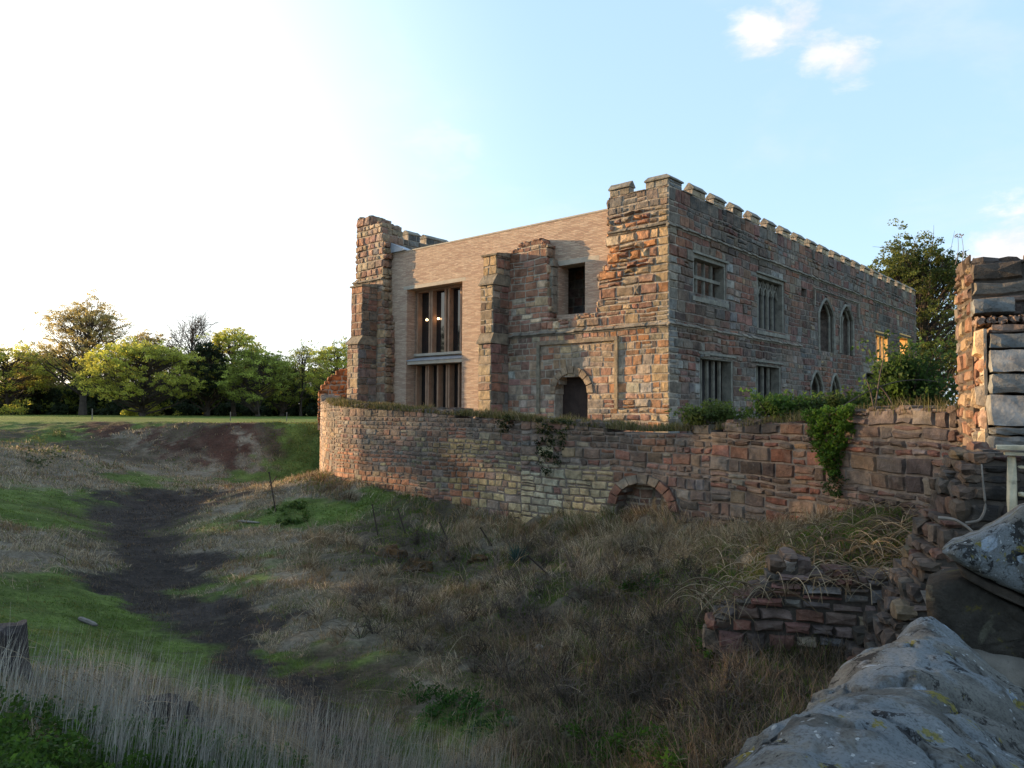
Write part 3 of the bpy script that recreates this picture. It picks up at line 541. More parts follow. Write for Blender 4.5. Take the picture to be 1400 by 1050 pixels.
# buttresses: stepped, battered rubble with sloped weatherings
def buttress(u0, u1, zb, stages, pal, label):
    root = None; z = zb
    b = MB()
    for i, (p, zt, du) in enumerate(stages):
        a, e = u0+du, u1
        al = lambda s, zz: s > -99
        masonry(b, plane_map((-p, a, 0), (0, 1, 0), (-1, 0, 0)), 0, e-a, z, zt, al, ch=.33, lr=(.28, .55), pal=pal, T=p-.02, relief=.018, rough=.014)
        pdark = lambda s, zz: pal(s, zz)*.8
        masonry(b, plane_map((-p, a, 0), (1, 0, 0), (0, -1, 0)), .0, p-.02, z, zt, al, ch=.33, lr=(.28, .55), pal=palette([1.5, .5, 2, 1.2, .6, .3, 1]), T=.02, relief=.02)
        masonry(b, plane_map((-p, e, 0), (1, 0, 0), (0, 1, 0)), .0, p-.02, z, zt, al, ch=.33, lr=(.28, .55), pal=pal, T=.02, relief=.02)
        pn = stages[i+1][0] if i+1 < len(stages) else .1; rise = .42 if i+1 < len(stages) else .2
        an = u0+(stages[i+1][2] if i+1 < len(stages) else du)
        P = np.array([(-p-.09, a-.06, zt), (-p-.09, e+.06, zt), (-p-.09, e+.06, zt+.07), (-p-.09, a-.06, zt+.07), (-pn-.0, an-.04, zt+rise), (-pn-.0, e+.03, zt+rise), (.0, e+.05, zt), (.0, a-.05, zt), (0, an-.04, zt+rise), (0, e+.03, zt+rise)])
        P = P+rs.uniform(-.015, .015, P.shape); b.add(P, [[0, 1, 2, 3], [3, 2, 5, 4], [4, 5, 9, 8], [0, 7, 6, 1], [0, 3, 4, 7], [1, 6, 5, 2]], tris=[[7, 4, 8], [6, 9, 5]], col=(.2, .16, .11))
        z = zt+rise
    o = cpart(b, 'buttress', SM); o['label'] = label
pal_b = lambda s, z: np.where(rs.rand(len(s), 1) < .6, OCHRE*rs.uniform(.7, 1.1, (len(s), 1)), palette([1, 2, 2, .5, 3, .5, 0])(s, z))
buttress(7.42, 8.12, GZ0, [(1.05, 2.72, 0), (.95, 5.1, 0), (.8, 6.3, -.05)], pal_b, 'stepped buttress between the brick wall and the doorway')
# left tower stump with its buttress
def allow_tower(s, z):
    e = 15.62+.3*(fbm(z*1.6+5, z*0+2, 3)-.5)+.0*z-.25*sm(6.2-z, 0, 4)+.25*sm(z, 8.2, 9.3)
    return (s > e) & (s < 17.62+.45*sm(6.2-z, 0, .6)) & (z < 9.15+.22*(s-15.7)+.25*(fbm(s*2.5, s*0+4, 2)-.5))
mb = MB(); masonry(mb, Lm, 14.8, 18.1, GZ0, 9.6, allow_tower, ch=.3, lr=(.25, .5), pal=palette([1.6, 3, 2, .3, 4, .6, 0]), relief=.014, T=1.3, rough=.014, rub=lambda s, z: .03*(z > 6.6), cap=True)
masonry(mb, plane_map((0, 15.75, 0), (1, 0, 0), (0, -1, 0)), .02, 1.1, 6.4, 9.0, lambda s, z: s < 9.9, ch=.3, lr=(.25, .5), pal=palette([1, 1, 2, 2, 1, .3, 1]), relief=.05, T=.02, rough=.03)
cpart(mb, 'tower_wall', SM)['label'] = 'ragged end of the left tower standing above the brick wall'
mb = MB(); moulding(mb, Lm, 15.6, 17.9, 6.28, d=.14); cpart(mb, 'string_course', M_stone)
pal_t = palette([1.5, 3, 2, .4, 4, .5, 0])
buttress(16.0, 16.86, GZ0, [(1.1, 3.15, 0), (.9, 5.95, .0)], pal_t, 'stepped buttress at the far left corner of the castle')
# battlemented back wall behind the brickwork
Bm = plane_map((0, 17.2, 0), (1, 0, 0), (0, -1, 0))
mb = MB(); masonry(mb, Bm, 1.3, 11.5, 6.5, 9.0, lambda s, z: z < 9.0-.12*(s > 6), ch=.28, pal=palette([.5, .4, 2, 3, 1, .5, 1]), relief=.03, T=.5); cpart(mb, 'back_wall', SM)
for a, b in ((1.4, 2.2), (2.92, 3.75), (4.2, 5.9), (6.7, 7.5)): merlon(Bm, a, b, 9.0, 9.32 if a < 6 else 9.1, T=.5, col=GREY)
# modern brick infill, plane x = .45
BX = .45; mb = MB()
def bb(u0, u1, z0, z1, x0=BX, x1=BX+.65): mb.box((x0, u0, z0), (x1, u1, z1))
bb(10.6, 14.36, 5.76, 7.6); bb(14.36, 16.2, GZ0, 7.6); bb(5.2, 10.6, GZ0, 7.6); bb(3.9, 5.2, 5.76, 7.6); bb(3.9, 5.2, 3.2, 3.8); bb(2.0, 3.9, 3.2, 7.6)
mb.box((BX+.65, 2.0, GZ0), (11.8, 2.4, 7.6)); mb.box((BX+.65, 16.0, GZ0), (11.8, 16.2, 7.6)); mb.box((11.5, 2.4, GZ0), (11.8, 16, 7.6)); mb.box((BX+.65, 6.8, 7.2), (11.5, 16, 7.5)); mb.box((BX+.65, 2.4, 2.4), (11.5, 16, 2.6))
bw = cpart(mb, 'brick_wall', M_brick); bw['label'] = 'modern wall of slim buff bricks between the ruins'
mb = MB(); mb.box((BX-.02, 1.95, 7.602), (BX+.7, 16.25, 7.66), (.4, .35, .27)); mb.box((BX+.7, 1.95, 7.602), (11.85, 16.25, 7.65)); cpart(mb, 'wall_coping', M_conc)
for a_, b_, c_ in ((3.25, 5.95, 5.96), (10.4, 14.6, 5.93)): mb = MB(); mb.box((BX-.004, a_, 5.77), (BX+.3, b_, c_)); cpart(mb, 'lintel', M_conc)
mb = MB(); mb.loft([np.array([(x, 15.75, z) for x, z in ((.3, 7.66), (1.0, 7.66), (1.0, 8.25), (.3, 8.3))]), np.array([(x, 14.4, z) for x, z in ((.3, 7.665), (1.0, 7.665), (1.0, 7.7), (.3, 7.7))])]); cpart(mb, 'flashing', M_lead)
# room behind the small opening
mb = MB(); masonry(mb, plane_map((2.6, 2.45, 0), (0, 1, 0), (-1, 0, 0)), 0, 4.5, 2.65, 7.1, lambda s, z: s > -1, pal=palette([1, .3, 2, 2, .3, .5, 1]), T=.3); cpart(mb, 'inner_wall', SM)
# big glazed opening
gl = MB(); gl.box((1.28, 10.6, -.9), (1.3, 14.36, 2.15)); gl.box((1.28, 10.6, 2.6), (1.3, 14.36, 5.76)); gz = cpart(gl, 'glazing', M_glass); gz['label'] = 'two storey glazed opening with timber posts'
for u in (14.22, 13.35, 13.2, 12.28, 12.05, 11.25, 10.98): m = MB(); m.box((1.0, u-.055, 2.72), (1.27, u+.055, 5.7), (.3, .2, .13)); m.build('post', M_timber, gz)
for u in (14.2, 13.5, 13.35, 12.7, 12.1, 11.95, 11.3, 10.9): m = MB(); m.box((.95, u-.05, -.9), (1.27, u+.05, 2.15), (.3, .2, .13)); m.build('post', M_timber, gz)
m = MB(); m.box((.98, 10.62, 5.66), (1.27, 14.34, 5.755)); m.build('head_rail', M_timber, gz)
m = MB(); m.box((.9, 10.62, 2.6), (1.27, 14.34, 2.72)); m.build('sill', M_conc, gz)
mb = MB(); mb.box((BX+.02, 10.62, 2.18), (1.27, 14.3, 2.34)); cp = cpart(mb, 'canopy', M_conc)
m = MB(); P = [(BX-.02, 2.343), (BX-.02, 2.39), (1.27, 2.595), (1.27, 2.343)]; m.loft([np.array([(x, u, z) for x, z in P]) for u in (10.61, 14.31)]); m.build('lead_roof', M_lead, cp)
ML = bpy.data.materials.new('lamp_glow'); ML.use_nodes = True; pp = ML.node_tree.nodes['Principled BSDF']; pp.inputs['Emission Color'].default_value = (1, .6, .3, 1); pp.inputs['Emission Strength'].default_value = 7
for u in (13.75, 12.95):
    m = MB(); t = np.linspace(0, math.pi, 7); m.tube([(1.2-.0, u, 4.35+.05*math.cos(a)) for a in t], [max(.004, .055*math.sin(a)) for a in t], 8); cpart(m, 'lamp', ML)
# ---------------------------------------------------------------- curtain wall round the castle terrace
def resample(P, it=2):
    P = np.array(P, float)
    for _ in range(it):
        Q = [P[0]]
        for a, b in zip(P[:-1], P[1:]): Q += [a*.8+b*.2, a*.2+b*.8]
        P = np.array(Q+[P[-1]])
    return P
WP = resample(WALL, 2); wd = np.diff(WP, axis=0); wl = np.hypot(wd[:, 0], wd[:, 1]); WS = np.concatenate([[0], np.cumsum(wl)])
wn = np.stack([wd[:, 1], -wd[:, 0]], 1)/wl[:, None]; WN = np.vstack([wn[:1], (wn[1:]+wn[:-1])/2, wn[-1:]]); WN /= np.linalg.norm(WN, axis=1)[:, None]
wmap = lambda s, z, d: np.stack([np.interp(s, WS, WP[:, 0])+d*np.interp(s, WS, WN[:, 0]), np.interp(s, WS, WP[:, 1])+d*np.interp(s, WS, WN[:, 1]), z], 1)
def s_at(x): return float(np.interp(x, WP[:, 0], WS))
TOPX = [-14.4, -9.16, -7.5, -7.13, -2.49, .46, 3.5, 4.76, 6.35, 6.92, 7.3]; TOPZ = [1.0, .56, .38, .22, -.06, -.27, -.5, -.44, -.1, 0., .08]
def wtop(s): return np.interp(np.interp(s, WS, WP[:, 0]), TOPX, TOPZ)
sA, sB = s_at(2.95), s_at(4.15)
def allow_w(s, z): return (z < wtop(s)+.05*(fbm(s*2.2, s*0, 2)-.5)) & ~((s > sA) & (s < sB) & (z < -2.55)) & ~arch_in(s, z, sA, sB, -2.57, -1.92)
sJ = s_at(5.55); sP0, sP1 = s_at(.1), s_at(2.9)
def pal_w(s, z):
    N = len(s); a = palette([1.6, 1.2, 3, 2.4, .6, .9, .5])(s, z)*.9; b = palette([2.2, .3, 2.4, 1.8, .1, .4, 2.2])(s, z)*.78
    f = sm(s, s_at(-1), s_at(5.2)); p = np.where(rs.rand(N, 1) < f[:, None], b, a)
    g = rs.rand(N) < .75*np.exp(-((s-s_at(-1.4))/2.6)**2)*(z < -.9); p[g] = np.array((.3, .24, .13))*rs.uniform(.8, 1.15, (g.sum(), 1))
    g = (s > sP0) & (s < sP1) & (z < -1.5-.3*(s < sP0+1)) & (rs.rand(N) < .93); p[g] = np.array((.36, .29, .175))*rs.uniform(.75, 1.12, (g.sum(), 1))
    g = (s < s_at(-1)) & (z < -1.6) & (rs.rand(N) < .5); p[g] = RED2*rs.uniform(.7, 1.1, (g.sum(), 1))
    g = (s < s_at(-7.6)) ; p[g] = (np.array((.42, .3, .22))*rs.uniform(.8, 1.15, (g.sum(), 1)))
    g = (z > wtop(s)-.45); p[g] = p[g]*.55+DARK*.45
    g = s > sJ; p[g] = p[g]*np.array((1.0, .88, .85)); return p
curtain = empty('curtain_wall', (float(WP[30, 0])*0, 0, 0), label='low curved retaining wall of red and buff stone below the castle', cat='wall')
cut = [0, s_at(-7.0), s_at(.3), s_at(4.9), WS[-1]]
mb = MB()
for k, (ch, lr, rel) in enumerate(((.2, (.2, .4), .012), (.205, (.2, .44), .014), (.22, (.22, .52), .024), (.225, (.24, .6), .034))):
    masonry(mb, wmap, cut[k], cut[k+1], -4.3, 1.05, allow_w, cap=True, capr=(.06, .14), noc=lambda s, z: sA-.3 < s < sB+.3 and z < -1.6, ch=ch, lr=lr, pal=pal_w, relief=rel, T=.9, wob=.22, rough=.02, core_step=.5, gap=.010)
wst = mb.build('wall', SG, curtain)
mb = MB(); inn = lambda s, z, d: wmap(s, z, d-.38)
masonry(mb, inn, sA-.05, sB+.05, -4.2, -1.8, lambda s, z: z < 9, ch=.25, pal=palette([2, .3, 2, 2, .2, .6, 1]), relief=.02, T=.2, core_step=.4, rough=.02); mb.build('blocking', SM, curtain)['label'] = 'rough stones blocking the low arch'
mb = MB(); c = (sA+sB)/2; r = (sB-sA)/2
for k in range(9):
    a0 = math.pi*(k+.05)/9; a1 = math.pi*(k+.95)/9; P = []
    for d in (.09, -.3): P += [(c+rr*r*math.cos(a), -2.57+rz*math.sin(a), d) for a, rr, rz in ((a0, 1, .65), (a1, 1, .65), (a1, 1.3, .65+.24), (a0, 1.3, .65+.24))]
    P = np.array(P); V = wmap(P[:, 0], P[:, 1], P[:, 2])+rs.uniform(-.012, .012, (8, 3)); mb.add(V, [[0, 1, 2, 3], [7, 6, 5, 4], [0, 4, 5, 1], [1, 5, 6, 2], [2, 6, 7, 3], [3, 7, 4, 0]], col=(GREY*.7+BUFF*.2 if 2 < k < 7 else RED*.5+BROWN*.25)*rs.uniform(.8, 1.1))
mb.build('arch', M_stone, curtain)
# broken stub behind the far end of the wall, orange sunlight mixed into its stones
stub = MB(); o_ = at(478, 545, 38.5); u_ = np.array([-.93, -.36, 0]); 
masonry(stub, plane_map((o_[0]+.1, 38.9, 0), (-.97, -.24, 0), (.24, -.97, 0)), 0, 1.75, FIELD-.1, 2.35, lambda s, z: z < 2.25-.1-1.25*np.clip(s/1.65, 0, 1)**2.2+.1*(fbm(s*4, s*0, 2)-.5), ch=.24, lr=(.2, .4), pal=lambda s, z: ORANGE*rs.uniform(.6, 1.2, (len(s), 1))*np.array((1.1, .75, .5)), relief=.05, rough=.04, T=.9, cap=True)
tag(stub.build('broken_wall', SM), 'broken stub of rubble with sun glow painted orange at the far end of the low wall', 'wall')
# ---------------------------------------------------------------- ruined gateway pier at the right
e1 = np.array([.36, .93, 0]); e2 = np.array([.894, -.447, 0]); Q0 = np.array([6.87, 11.25, 0])
pier = empty('ruined_pier', (7.2, 11.4, -.9), label='tall broken gateway wall with stepped ashlar buttress at the right edge', cat='ruined wall')
mb = MB(); top = lambda s: 2.3+.25*(fbm(s*2+3, s*0, 3)-.5)
pal_p = palette([2.5, 1, 3, 1.6, .3, .2, 2])
masonry(mb, plane_map(Q0, e2, (-.447, -.894, 0)), 0, 3.2, -1.3, 2.5, lambda s, z: z < top(s), ch=.26, lr=(.3, .7), pal=lambda s, z: pal_p(s, z)*.7, relief=.04, rough=.025, T=1.0, wob=.2, core0=.0, cap=True, warp=.02)
masonry(mb, plane_map(Q0, e1, (-.93, .36, 0)), 0, 1.15, -1.3, 2.5, lambda s, z: z < 2.28+.1*s+.15*(fbm(s*3, s*0, 2)-.5), ch=.2, lr=(.15, .4), pal=lambda s, z: palette([2, 3, 2, 1, 3, .6, .3])(s, z)*.62, relief=.03, rough=.025, T=.02, wob=.3)
mb.build('wall', SD, pier, loc=(-7.2, -11.4, .9))
mb = MB()
def pb(s0_, s1_, z0_, z1_, d0, d1, col, j=.012):
    f = lambda V: Q0[None]+V[:, :1]*e2[None]+V[:, 1:2]*np.array([[-.447, -.894, 0]])+V[:, 2:3]*np.array([[0, 0, 1.]])
    def shp(V):
        tt = np.clip((V[:, 2]-z0_)/(z1_-z0_), 0, 1); V = V.copy(); q = V[:, 1] > .3; V[q, 1] -= (d0-d1)*tt[q]; return f(V)
    rough_box(mb, (s0_, -.05, z0_), (s1_, d0, z1_), (4, 3, 3), j, col, shape=shp, bev=.014)
g1, g2 = np.array((.15, .155, .15)), np.array((.19, .187, .175))
for a in ((.10, .66, -.47, -.29, 1.42, 1.42, g1), (.12, .64, -.285, -.17, 1.38, 1.38, g1*.9), (.10, .70, -.165, .27, 1.40, 1.02, g2), (.13, .68, .275, .56, 1.0, 1.0, g1), (.13, .70, .565, .90, 1.04, .74, g2), (.15, .70, .905, 1.13, .72, .70, g1*.85), (.18, .72, 1.135, 1.27, .6, .58, BROWN*.9)): pb(*a)
pb(-.02, .5, 1.44, 1.68, .42, .4, g1*.95)
for k in range(5): pb(.0+.14*k, .13+.14*k, 1.275, 1.42+rs.uniform(-.03, .02), .5, .45, BROWN*rs.uniform(.7, 1.3), .02)
masonry(mb, plane_map(Q0+np.array([-.447, -.894, 0])*.02+e2*.08, (-.447, -.894, 0), (-.894, .447, 0)), 0, .62, -.5, 1.2, lambda s, z: s < .9-.25*z, ch=.22, lr=(.15, .35), pal=palette([1, 2, 1, .5, 4, 1, 0]), relief=.06, rough=.03, T=.04)
mb.build('buttress', SM, pier, loc=(-7.2, -11.4, .9))
# battered abutment below it
mb = MB(); zt_ = -.45
edge = lambda z: .35+1.15*np.clip((z+2.95)/(2.5), -.3, 1)+.16*(fbm(z*2.2+1, z*0, 3)-.5)
masonry(mb, plane_map((4.12, 9.15, 0), (.96, -.28, 0), (-.28, -.96, 0)), -.2, 3.2, -4.0, zt_, lambda s, z: s > edge(z), ch=.17, lr=(.2, .6), pal=lambda s, z: palette([1.3, .2, 2.6, 2.2, .1, .2, 3.4])(s, z)*.6, relief=.03, rough=.03, T=1.6, wob=.2, cap=True, capr=(.08, .2))
tag(mb.build('abutment_wall', SD), 'dark raking abutment wall of worn blocks under the stepped buttress', 'wall')
mb = MB(); topr = lambda s: -2.1-.7*(fbm(s*2.6, s*0+1, 3)-.35)-.75*sm(-s, -1.1, .1)
botr = lambda s: -9
masonry(mb, plane_map((2.75, 10.75, 0), (.975, -.2, 0), (-.2, -.975, 0)), 0, 2.5, -4.2, -2.0, lambda s, z: (z < topr(s)) & (s > .1+.18*np.sin(z*5)), ch=.22, lr=(.2, .46), pal=lambda s, z: palette([2.4, .5, 3, 1.8, .4, .5, 1])(s, z)*.75, relief=.04, rough=.012, T=.5, wob=.4, gap=.007, tv=.03, cap=True, capr=(.1, .22), warp=.035)
tag(mb.build('rubble_wall', SD), 'tumbled dry stone revetment low on the right hand moat bank', 'wall')
# ---------------------------------------------------------------- near parapet of the bridge
def slab(name, pts, Y, T, mat_, col, label=None, cat=None, parent=None, j=.012, inset=.03, dx=0):
    P = np.array([at(x, y, Y) for x, y in pts]); R = []
    for a, b in zip(P, np.roll(P, -1, 0)):
        n = max(2, int(np.linalg.norm(b-a)/.05)); R += [a+(b-a)*k/n for k in range(n)]
    R = np.array(R); c = R.mean(0); n = len(R); nz = fbm(R[:, 0]*6, R[:, 2]*6, 3)[:, None]-.5
    rad = (R-c)/np.linalg.norm(R-c, axis=1)[:, None]; R = R+rad*nz*j*3; secs = []
    for f, dy in ((.3, .0), (.62, -.004), (.9, .0), (1, inset), (1.0, T*.5), (1.0, T)):
        Sx = c+(R-c)*f if f < .95 else R; Sx = Sx+rs.uniform(-j, j, R.shape)*.4; Sx[:, 1] += dy+(fbm(Sx[:, 0]*5, Sx[:, 2]*5, 3)-.5)*j*4; Sx[:, 0] += dy*dx*2; Sx[:, 2] -= dy*.08; secs.append(Sx)
    mb = MB(); mb.loft(secs, col=col); o = mb.build(name, mat_, parent, True); return tag(o, label, cat) if label else o
M_lich = coping_mat('lichened_grey_stone', 1.45)
M_lich0 = mat('lichened_grey_stone', rough=.9, spec=.15, bump=.045, bscale=16, var=.4, vscale=7, stain=[(3.4, .50, .62, (.2, .22, .235), .75), (5.2, .60, .66, (.035, .03, .028), .85), (4.1, .59, .66, (.26, .22, .04), .8), (23, .62, .68, (.34, .36, .38), .7), (9, .6, .68, (.05, .045, .04), .7)])
M_lich2 = mat('dark_mossy_stone', rough=.95, spec=.1, bump=.03, bscale=20, var=.4, vscale=6, stain=[(4.2, .56, .66, (.15, .14, .1), .6), (6, .58, .64, (.12, .1, .02), .7), (30, .68, .72, (.5, .5, .48), .8)])
slab('coping_stone', [(1288, 757), (1300, 746), (1340, 733), (1375, 712), (1402, 696), (1470, 670), (1560, 760), (1560, 900), (1440, 836), (1395, 812), (1345, 790), (1316, 776)], 3.9, .5, M_lich, (.10, .11, .095), 'pointed green grey coping stone with yellow lichen at the right edge', 'coping stone', inset=.05, dx=.3)
slab('mortar_bed', [(1308, 772), (1345, 792), (1395, 814), (1480, 850), (1480, 872), (1400, 832), (1345, 806), (1318, 790)], 3.97, .45, M_mortar2, (.3, .26, .2), 'pale mortar bed under the pointed coping stone', 'mortar', j=.006, inset=.02, dx=.3)
slab('parapet_block', [(1268, 806), (1288, 795), (1322, 791), (1350, 806), (1400, 832), (1560, 870), (1560, 940), (1400, 905), (1330, 897), (1272, 893)], 4.0, .5, M_lich2, (.05, .043, .035), 'nearly black mossy block beneath the pointed coping stone', 'stone block', inset=.04, dx=.3)
slab('parapet_ledge', [(1290, 884), (1330, 890), (1400, 906), (1560, 945), (1560, 1250), (1290, 1250)], 3.95, .8, M_stone, (.16, .14, .115), 'worn grey ledge under the black mossy block', 'ledge', inset=.04, dx=.3)
def coping(name, secs, zdrop, label):
    """secs: (distance, left eave, left slope, ridge, right slope, right eave) in photograph pixels"""
    K = []
    for Y, *pp in secs:
        P = np.array([at(x, y, Y+dy) for (x, y), dy in zip(pp, (0, 0, 0, 0, 0))]); K.append(P)
    K = np.array(K); t = np.linspace(0, len(K)-1, 110); i = np.clip(t.astype(int), 0, len(K)-2); f = (t-i)[:, None, None]; G = K[i]*(1-f)+K[i+1]*f
    u = np.linspace(0, 4, 90); a = np.clip(u.astype(int), 0, 3); fu = (u-a)[None, :, None]
    p0 = G[:, np.clip(a-1, 0, 4)]; p1 = G[:, a]; p2 = G[:, a+1]; p3 = G[:, np.clip(a+2, 0, 4)]
    H = .5*((2*p1)+(-p0+p2)*fu+(2*p0-5*p1+4*p2-p3)*fu**2+(-p0+3*p1-3*p2+p3)*fu**3)
    nz = (fbm(H[..., 0]*4.5, H[..., 1]*4.5, 5)-.5)*.085+(fbm(H[..., 0]*17, H[..., 1]*17, 4)-.5)*.028-.03*np.exp(-(np.abs(fbm(H[..., 0]*3.1+4, H[..., 1]*2.2, 4)-.5)/.012)**2); H[..., 2] += nz
    tt = np.linspace(0, 1, 110)[:, None]; ed = np.minimum(tt, 1-tt); H[..., 2] -= .05*np.exp(-(ed/.018))
    left = H[:, :1].copy(); left[..., 2] -= .05; left[..., 0] -= .012; l2 = left.copy(); l2[..., 2] -= .13; l2[..., 0] += .03; l3 = l2.copy(); l3[..., 2] -= .02; l3[..., 0] += .09; l4 = l3.copy(); l4[..., 2] = zdrop
    r = H[:, -1:].copy(); r[..., 2] -= .2; r4 = r.copy(); r4[..., 2] = zdrop
    H = np.concatenate([l4, l3, l2, left, H, r, r4], 1); mb = MB(); mb.loft(H, col=(.105, .102, .094)); return tag(mb.build(name, M_lich, smooth=True), label, 'coping stone')
coping('coping_stone', [(2.95, (1218, 894), (1236, 868), (1262, 853), (1288, 862), (1330, 905)), (2.85, (1210, 892), (1232, 866), (1261, 851), (1292, 860), (1345, 905)), (2.5, (1150, 922), (1200, 892), (1258, 878), (1318, 895), (1400, 945)), (2.06, (1093, 962), (1168, 925), (1262, 922), (1350, 960), (1480, 1020))], -2.6, 'far lichened ridge coping stone with its blunt raised end')
coping('coping_stone', [(2.04, (1090, 978), (1165, 938), (1258, 934), (1352, 972), (1482, 1026)), (1.6, (972, 1052), (1110, 985), (1285, 1003), (1420, 1075), (1600, 1170)), (1.1, (740, 1215), (1010, 1130), (1335, 1185), (1640, 1300), (1950, 1420)), (.6, (100, 1800), (700, 1650), (1450, 1720), (2150, 1900), (2700, 2100))], -2.6, 'nearest grey blue coping stone spotted with pale and yellow lichen')
# pale pierced balustrade
bal = empty('balustrade', tuple(at(1372, 700, 6.0)), label='pale yellow pierced stone balustrade at the right edge', cat='balustrade')
b0 = at(1372, 640, 6.0); M_pale = mat('pale_limestone', (.5, .44, .31), bump=.012, bscale=20, var=.25, vscale=5, stain=[(6, .58, .7, (.12, .1, .08), .6)])
BL = lambda V: b0[None]+V[:, :1]*np.array([[.85, -.52, 0]])+V[:, 1:2]*np.array([[.52, .85, 0]])+V[:, 2:3]*np.array([[0, 0, 1.]])
def bbx(nm, L):
    mb = MB()
    for lo, hi in L: rough_box(mb, lo, hi, (4, 2, 3), .005, (.5, .44, .31), shape=BL, bev=.008)
    return mb.build(nm, M_pale, bal, loc=tuple(-np.array(bal.location)))
bbx('rail', [((-.05, -.12, .14), (1.6, .14, .19)), ((0.0, -.1, .1), (1.6, .12, .139))]); bbx('plinth', [((-.02, -.1, -.9), (1.6, .12, -.42))])
for k in range(8): bbx('baluster', [((.02+.17*k, -.05, -.42), (.09+.17*k, .05, .1))])
for k in range(7): bbx('cusp', [((.092+.17*k, -.03, .0), (.188+.17*k, .03, .03))]); bbx('cusp', [((.092+.17*k, -.03, -.22), (.188+.17*k, .03, -.18))])
# bridge deck behind the parapet (the way the camera stands on)
mb = MB(); mb.add(np.array([(1.2, -6, -1.9), (9, -6, -1.9), (9, 1, -1.9), (6.6, 8.2, -1.9), (4.4, 8.2, -1.9), (2.2, 3.2, -1.9)]), tris=[[0, 1, 2], [0, 2, 5], [2, 3, 4], [2, 4, 5]], col=(.12, .1, .08)); tag(mb.build('path', M_ground), kind='structure')
# ---------------------------------------------------------------- fast ground lookup and pixel to ground
fx0 = -45; fy0 = -6; ix = np.where((gx >= -45.01) & (gx < 13.99))[0]; iy = np.where((gy >= -6.01) & (gy < 55.99))[0]; GF = GZ[np.ix_(iy, ix)]
def hz(x, y):
    u = np.clip((np.asarray(x)+45)/.2, 0, GF.shape[1]-1.01); v = np.clip((np.asarray(y)+6)/.2, 0, GF.shape[0]-1.01); i = u.astype(int); j = v.astype(int); fu = u-i; fv = v-j
    return (GF[j, i]*(1-fu)+GF[j, i+1]*fu)*(1-fv)+(GF[j+1, i]*(1-fu)+GF[j+1, i+1]*fu)*fv
def hit(px, py):
    px = np.atleast_1d(np.asarray(px, float)); py = np.atleast_1d(np.asarray(py, float)); res = np.full((len(px), 3), np.nan); X_, Yp = px-700, py-525; cr, sr = math.cos(ROLL), math.sin(ROLL)
    x = (cr*X_+sr*Yp)/F_PX; y = (-sr*X_+cr*Yp)/F_PX; c, s = math.cos(PITCH), math.sin(PITCH); dx = x/(c+s*y); dz = (s-c*y)/(c+s*y); live = np.ones(len(px), bool)
    for Y in np.concatenate([np.arange(4, 20, .08), np.arange(20, 54, .2)]):
        h = hz(dx*Y, np.full(len(px), Y)); m = live & (dz*Y <= h); res[m] = np.stack([dx[m]*Y, np.full(m.sum(), Y), h[m]], 1); live &= ~m
    return res[~np.isnan(res[:, 0])]
def hit1(px, py): return hit(px, py)[0]
# ---------------------------------------------------------------- trees
def leaves(mb, C, rad, n, size, col, cv=.25, flat=.75):
    C = np.asarray(C, float); K = len(C); rad = np.broadcast_to(rad, K)
    v = rs.normal(size=(K, n, 3)); v /= np.linalg.norm(v, axis=2, keepdims=True); v *= rs.rand(K, n, 1)**.45; v[..., 2] *= flat
    P = (C[:, None]+v*rad[:, None, None]).reshape(-1, 3); N = len(P)
    a = rs.normal(size=(N, 3)); a /= np.linalg.norm(a, axis=1)[:, None]; b = np.cross(a, rs.normal(size=(N, 3))); b /= np.linalg.norm(b, axis=1)[:, None]
    s = size*rs.uniform(.6, 1.3, (N, 1)); V = np.stack([P-a*s, P-b*s*.55, P+a*s, P+b*s*.55], 1).reshape(-1, 3)
    col = np.asarray(col, float); cl = (col if col.ndim == 2 else np.tile(col, (K, 1)))*rs.uniform(1-cv, 1+cv, (K, 1)); c = np.repeat(np.repeat(cl, n, 0)*rs.uniform(.75, 1.25, (N, 1)), 4, 0)
    mb.add(V, np.arange(N*4).reshape(-1, 4), col=c)
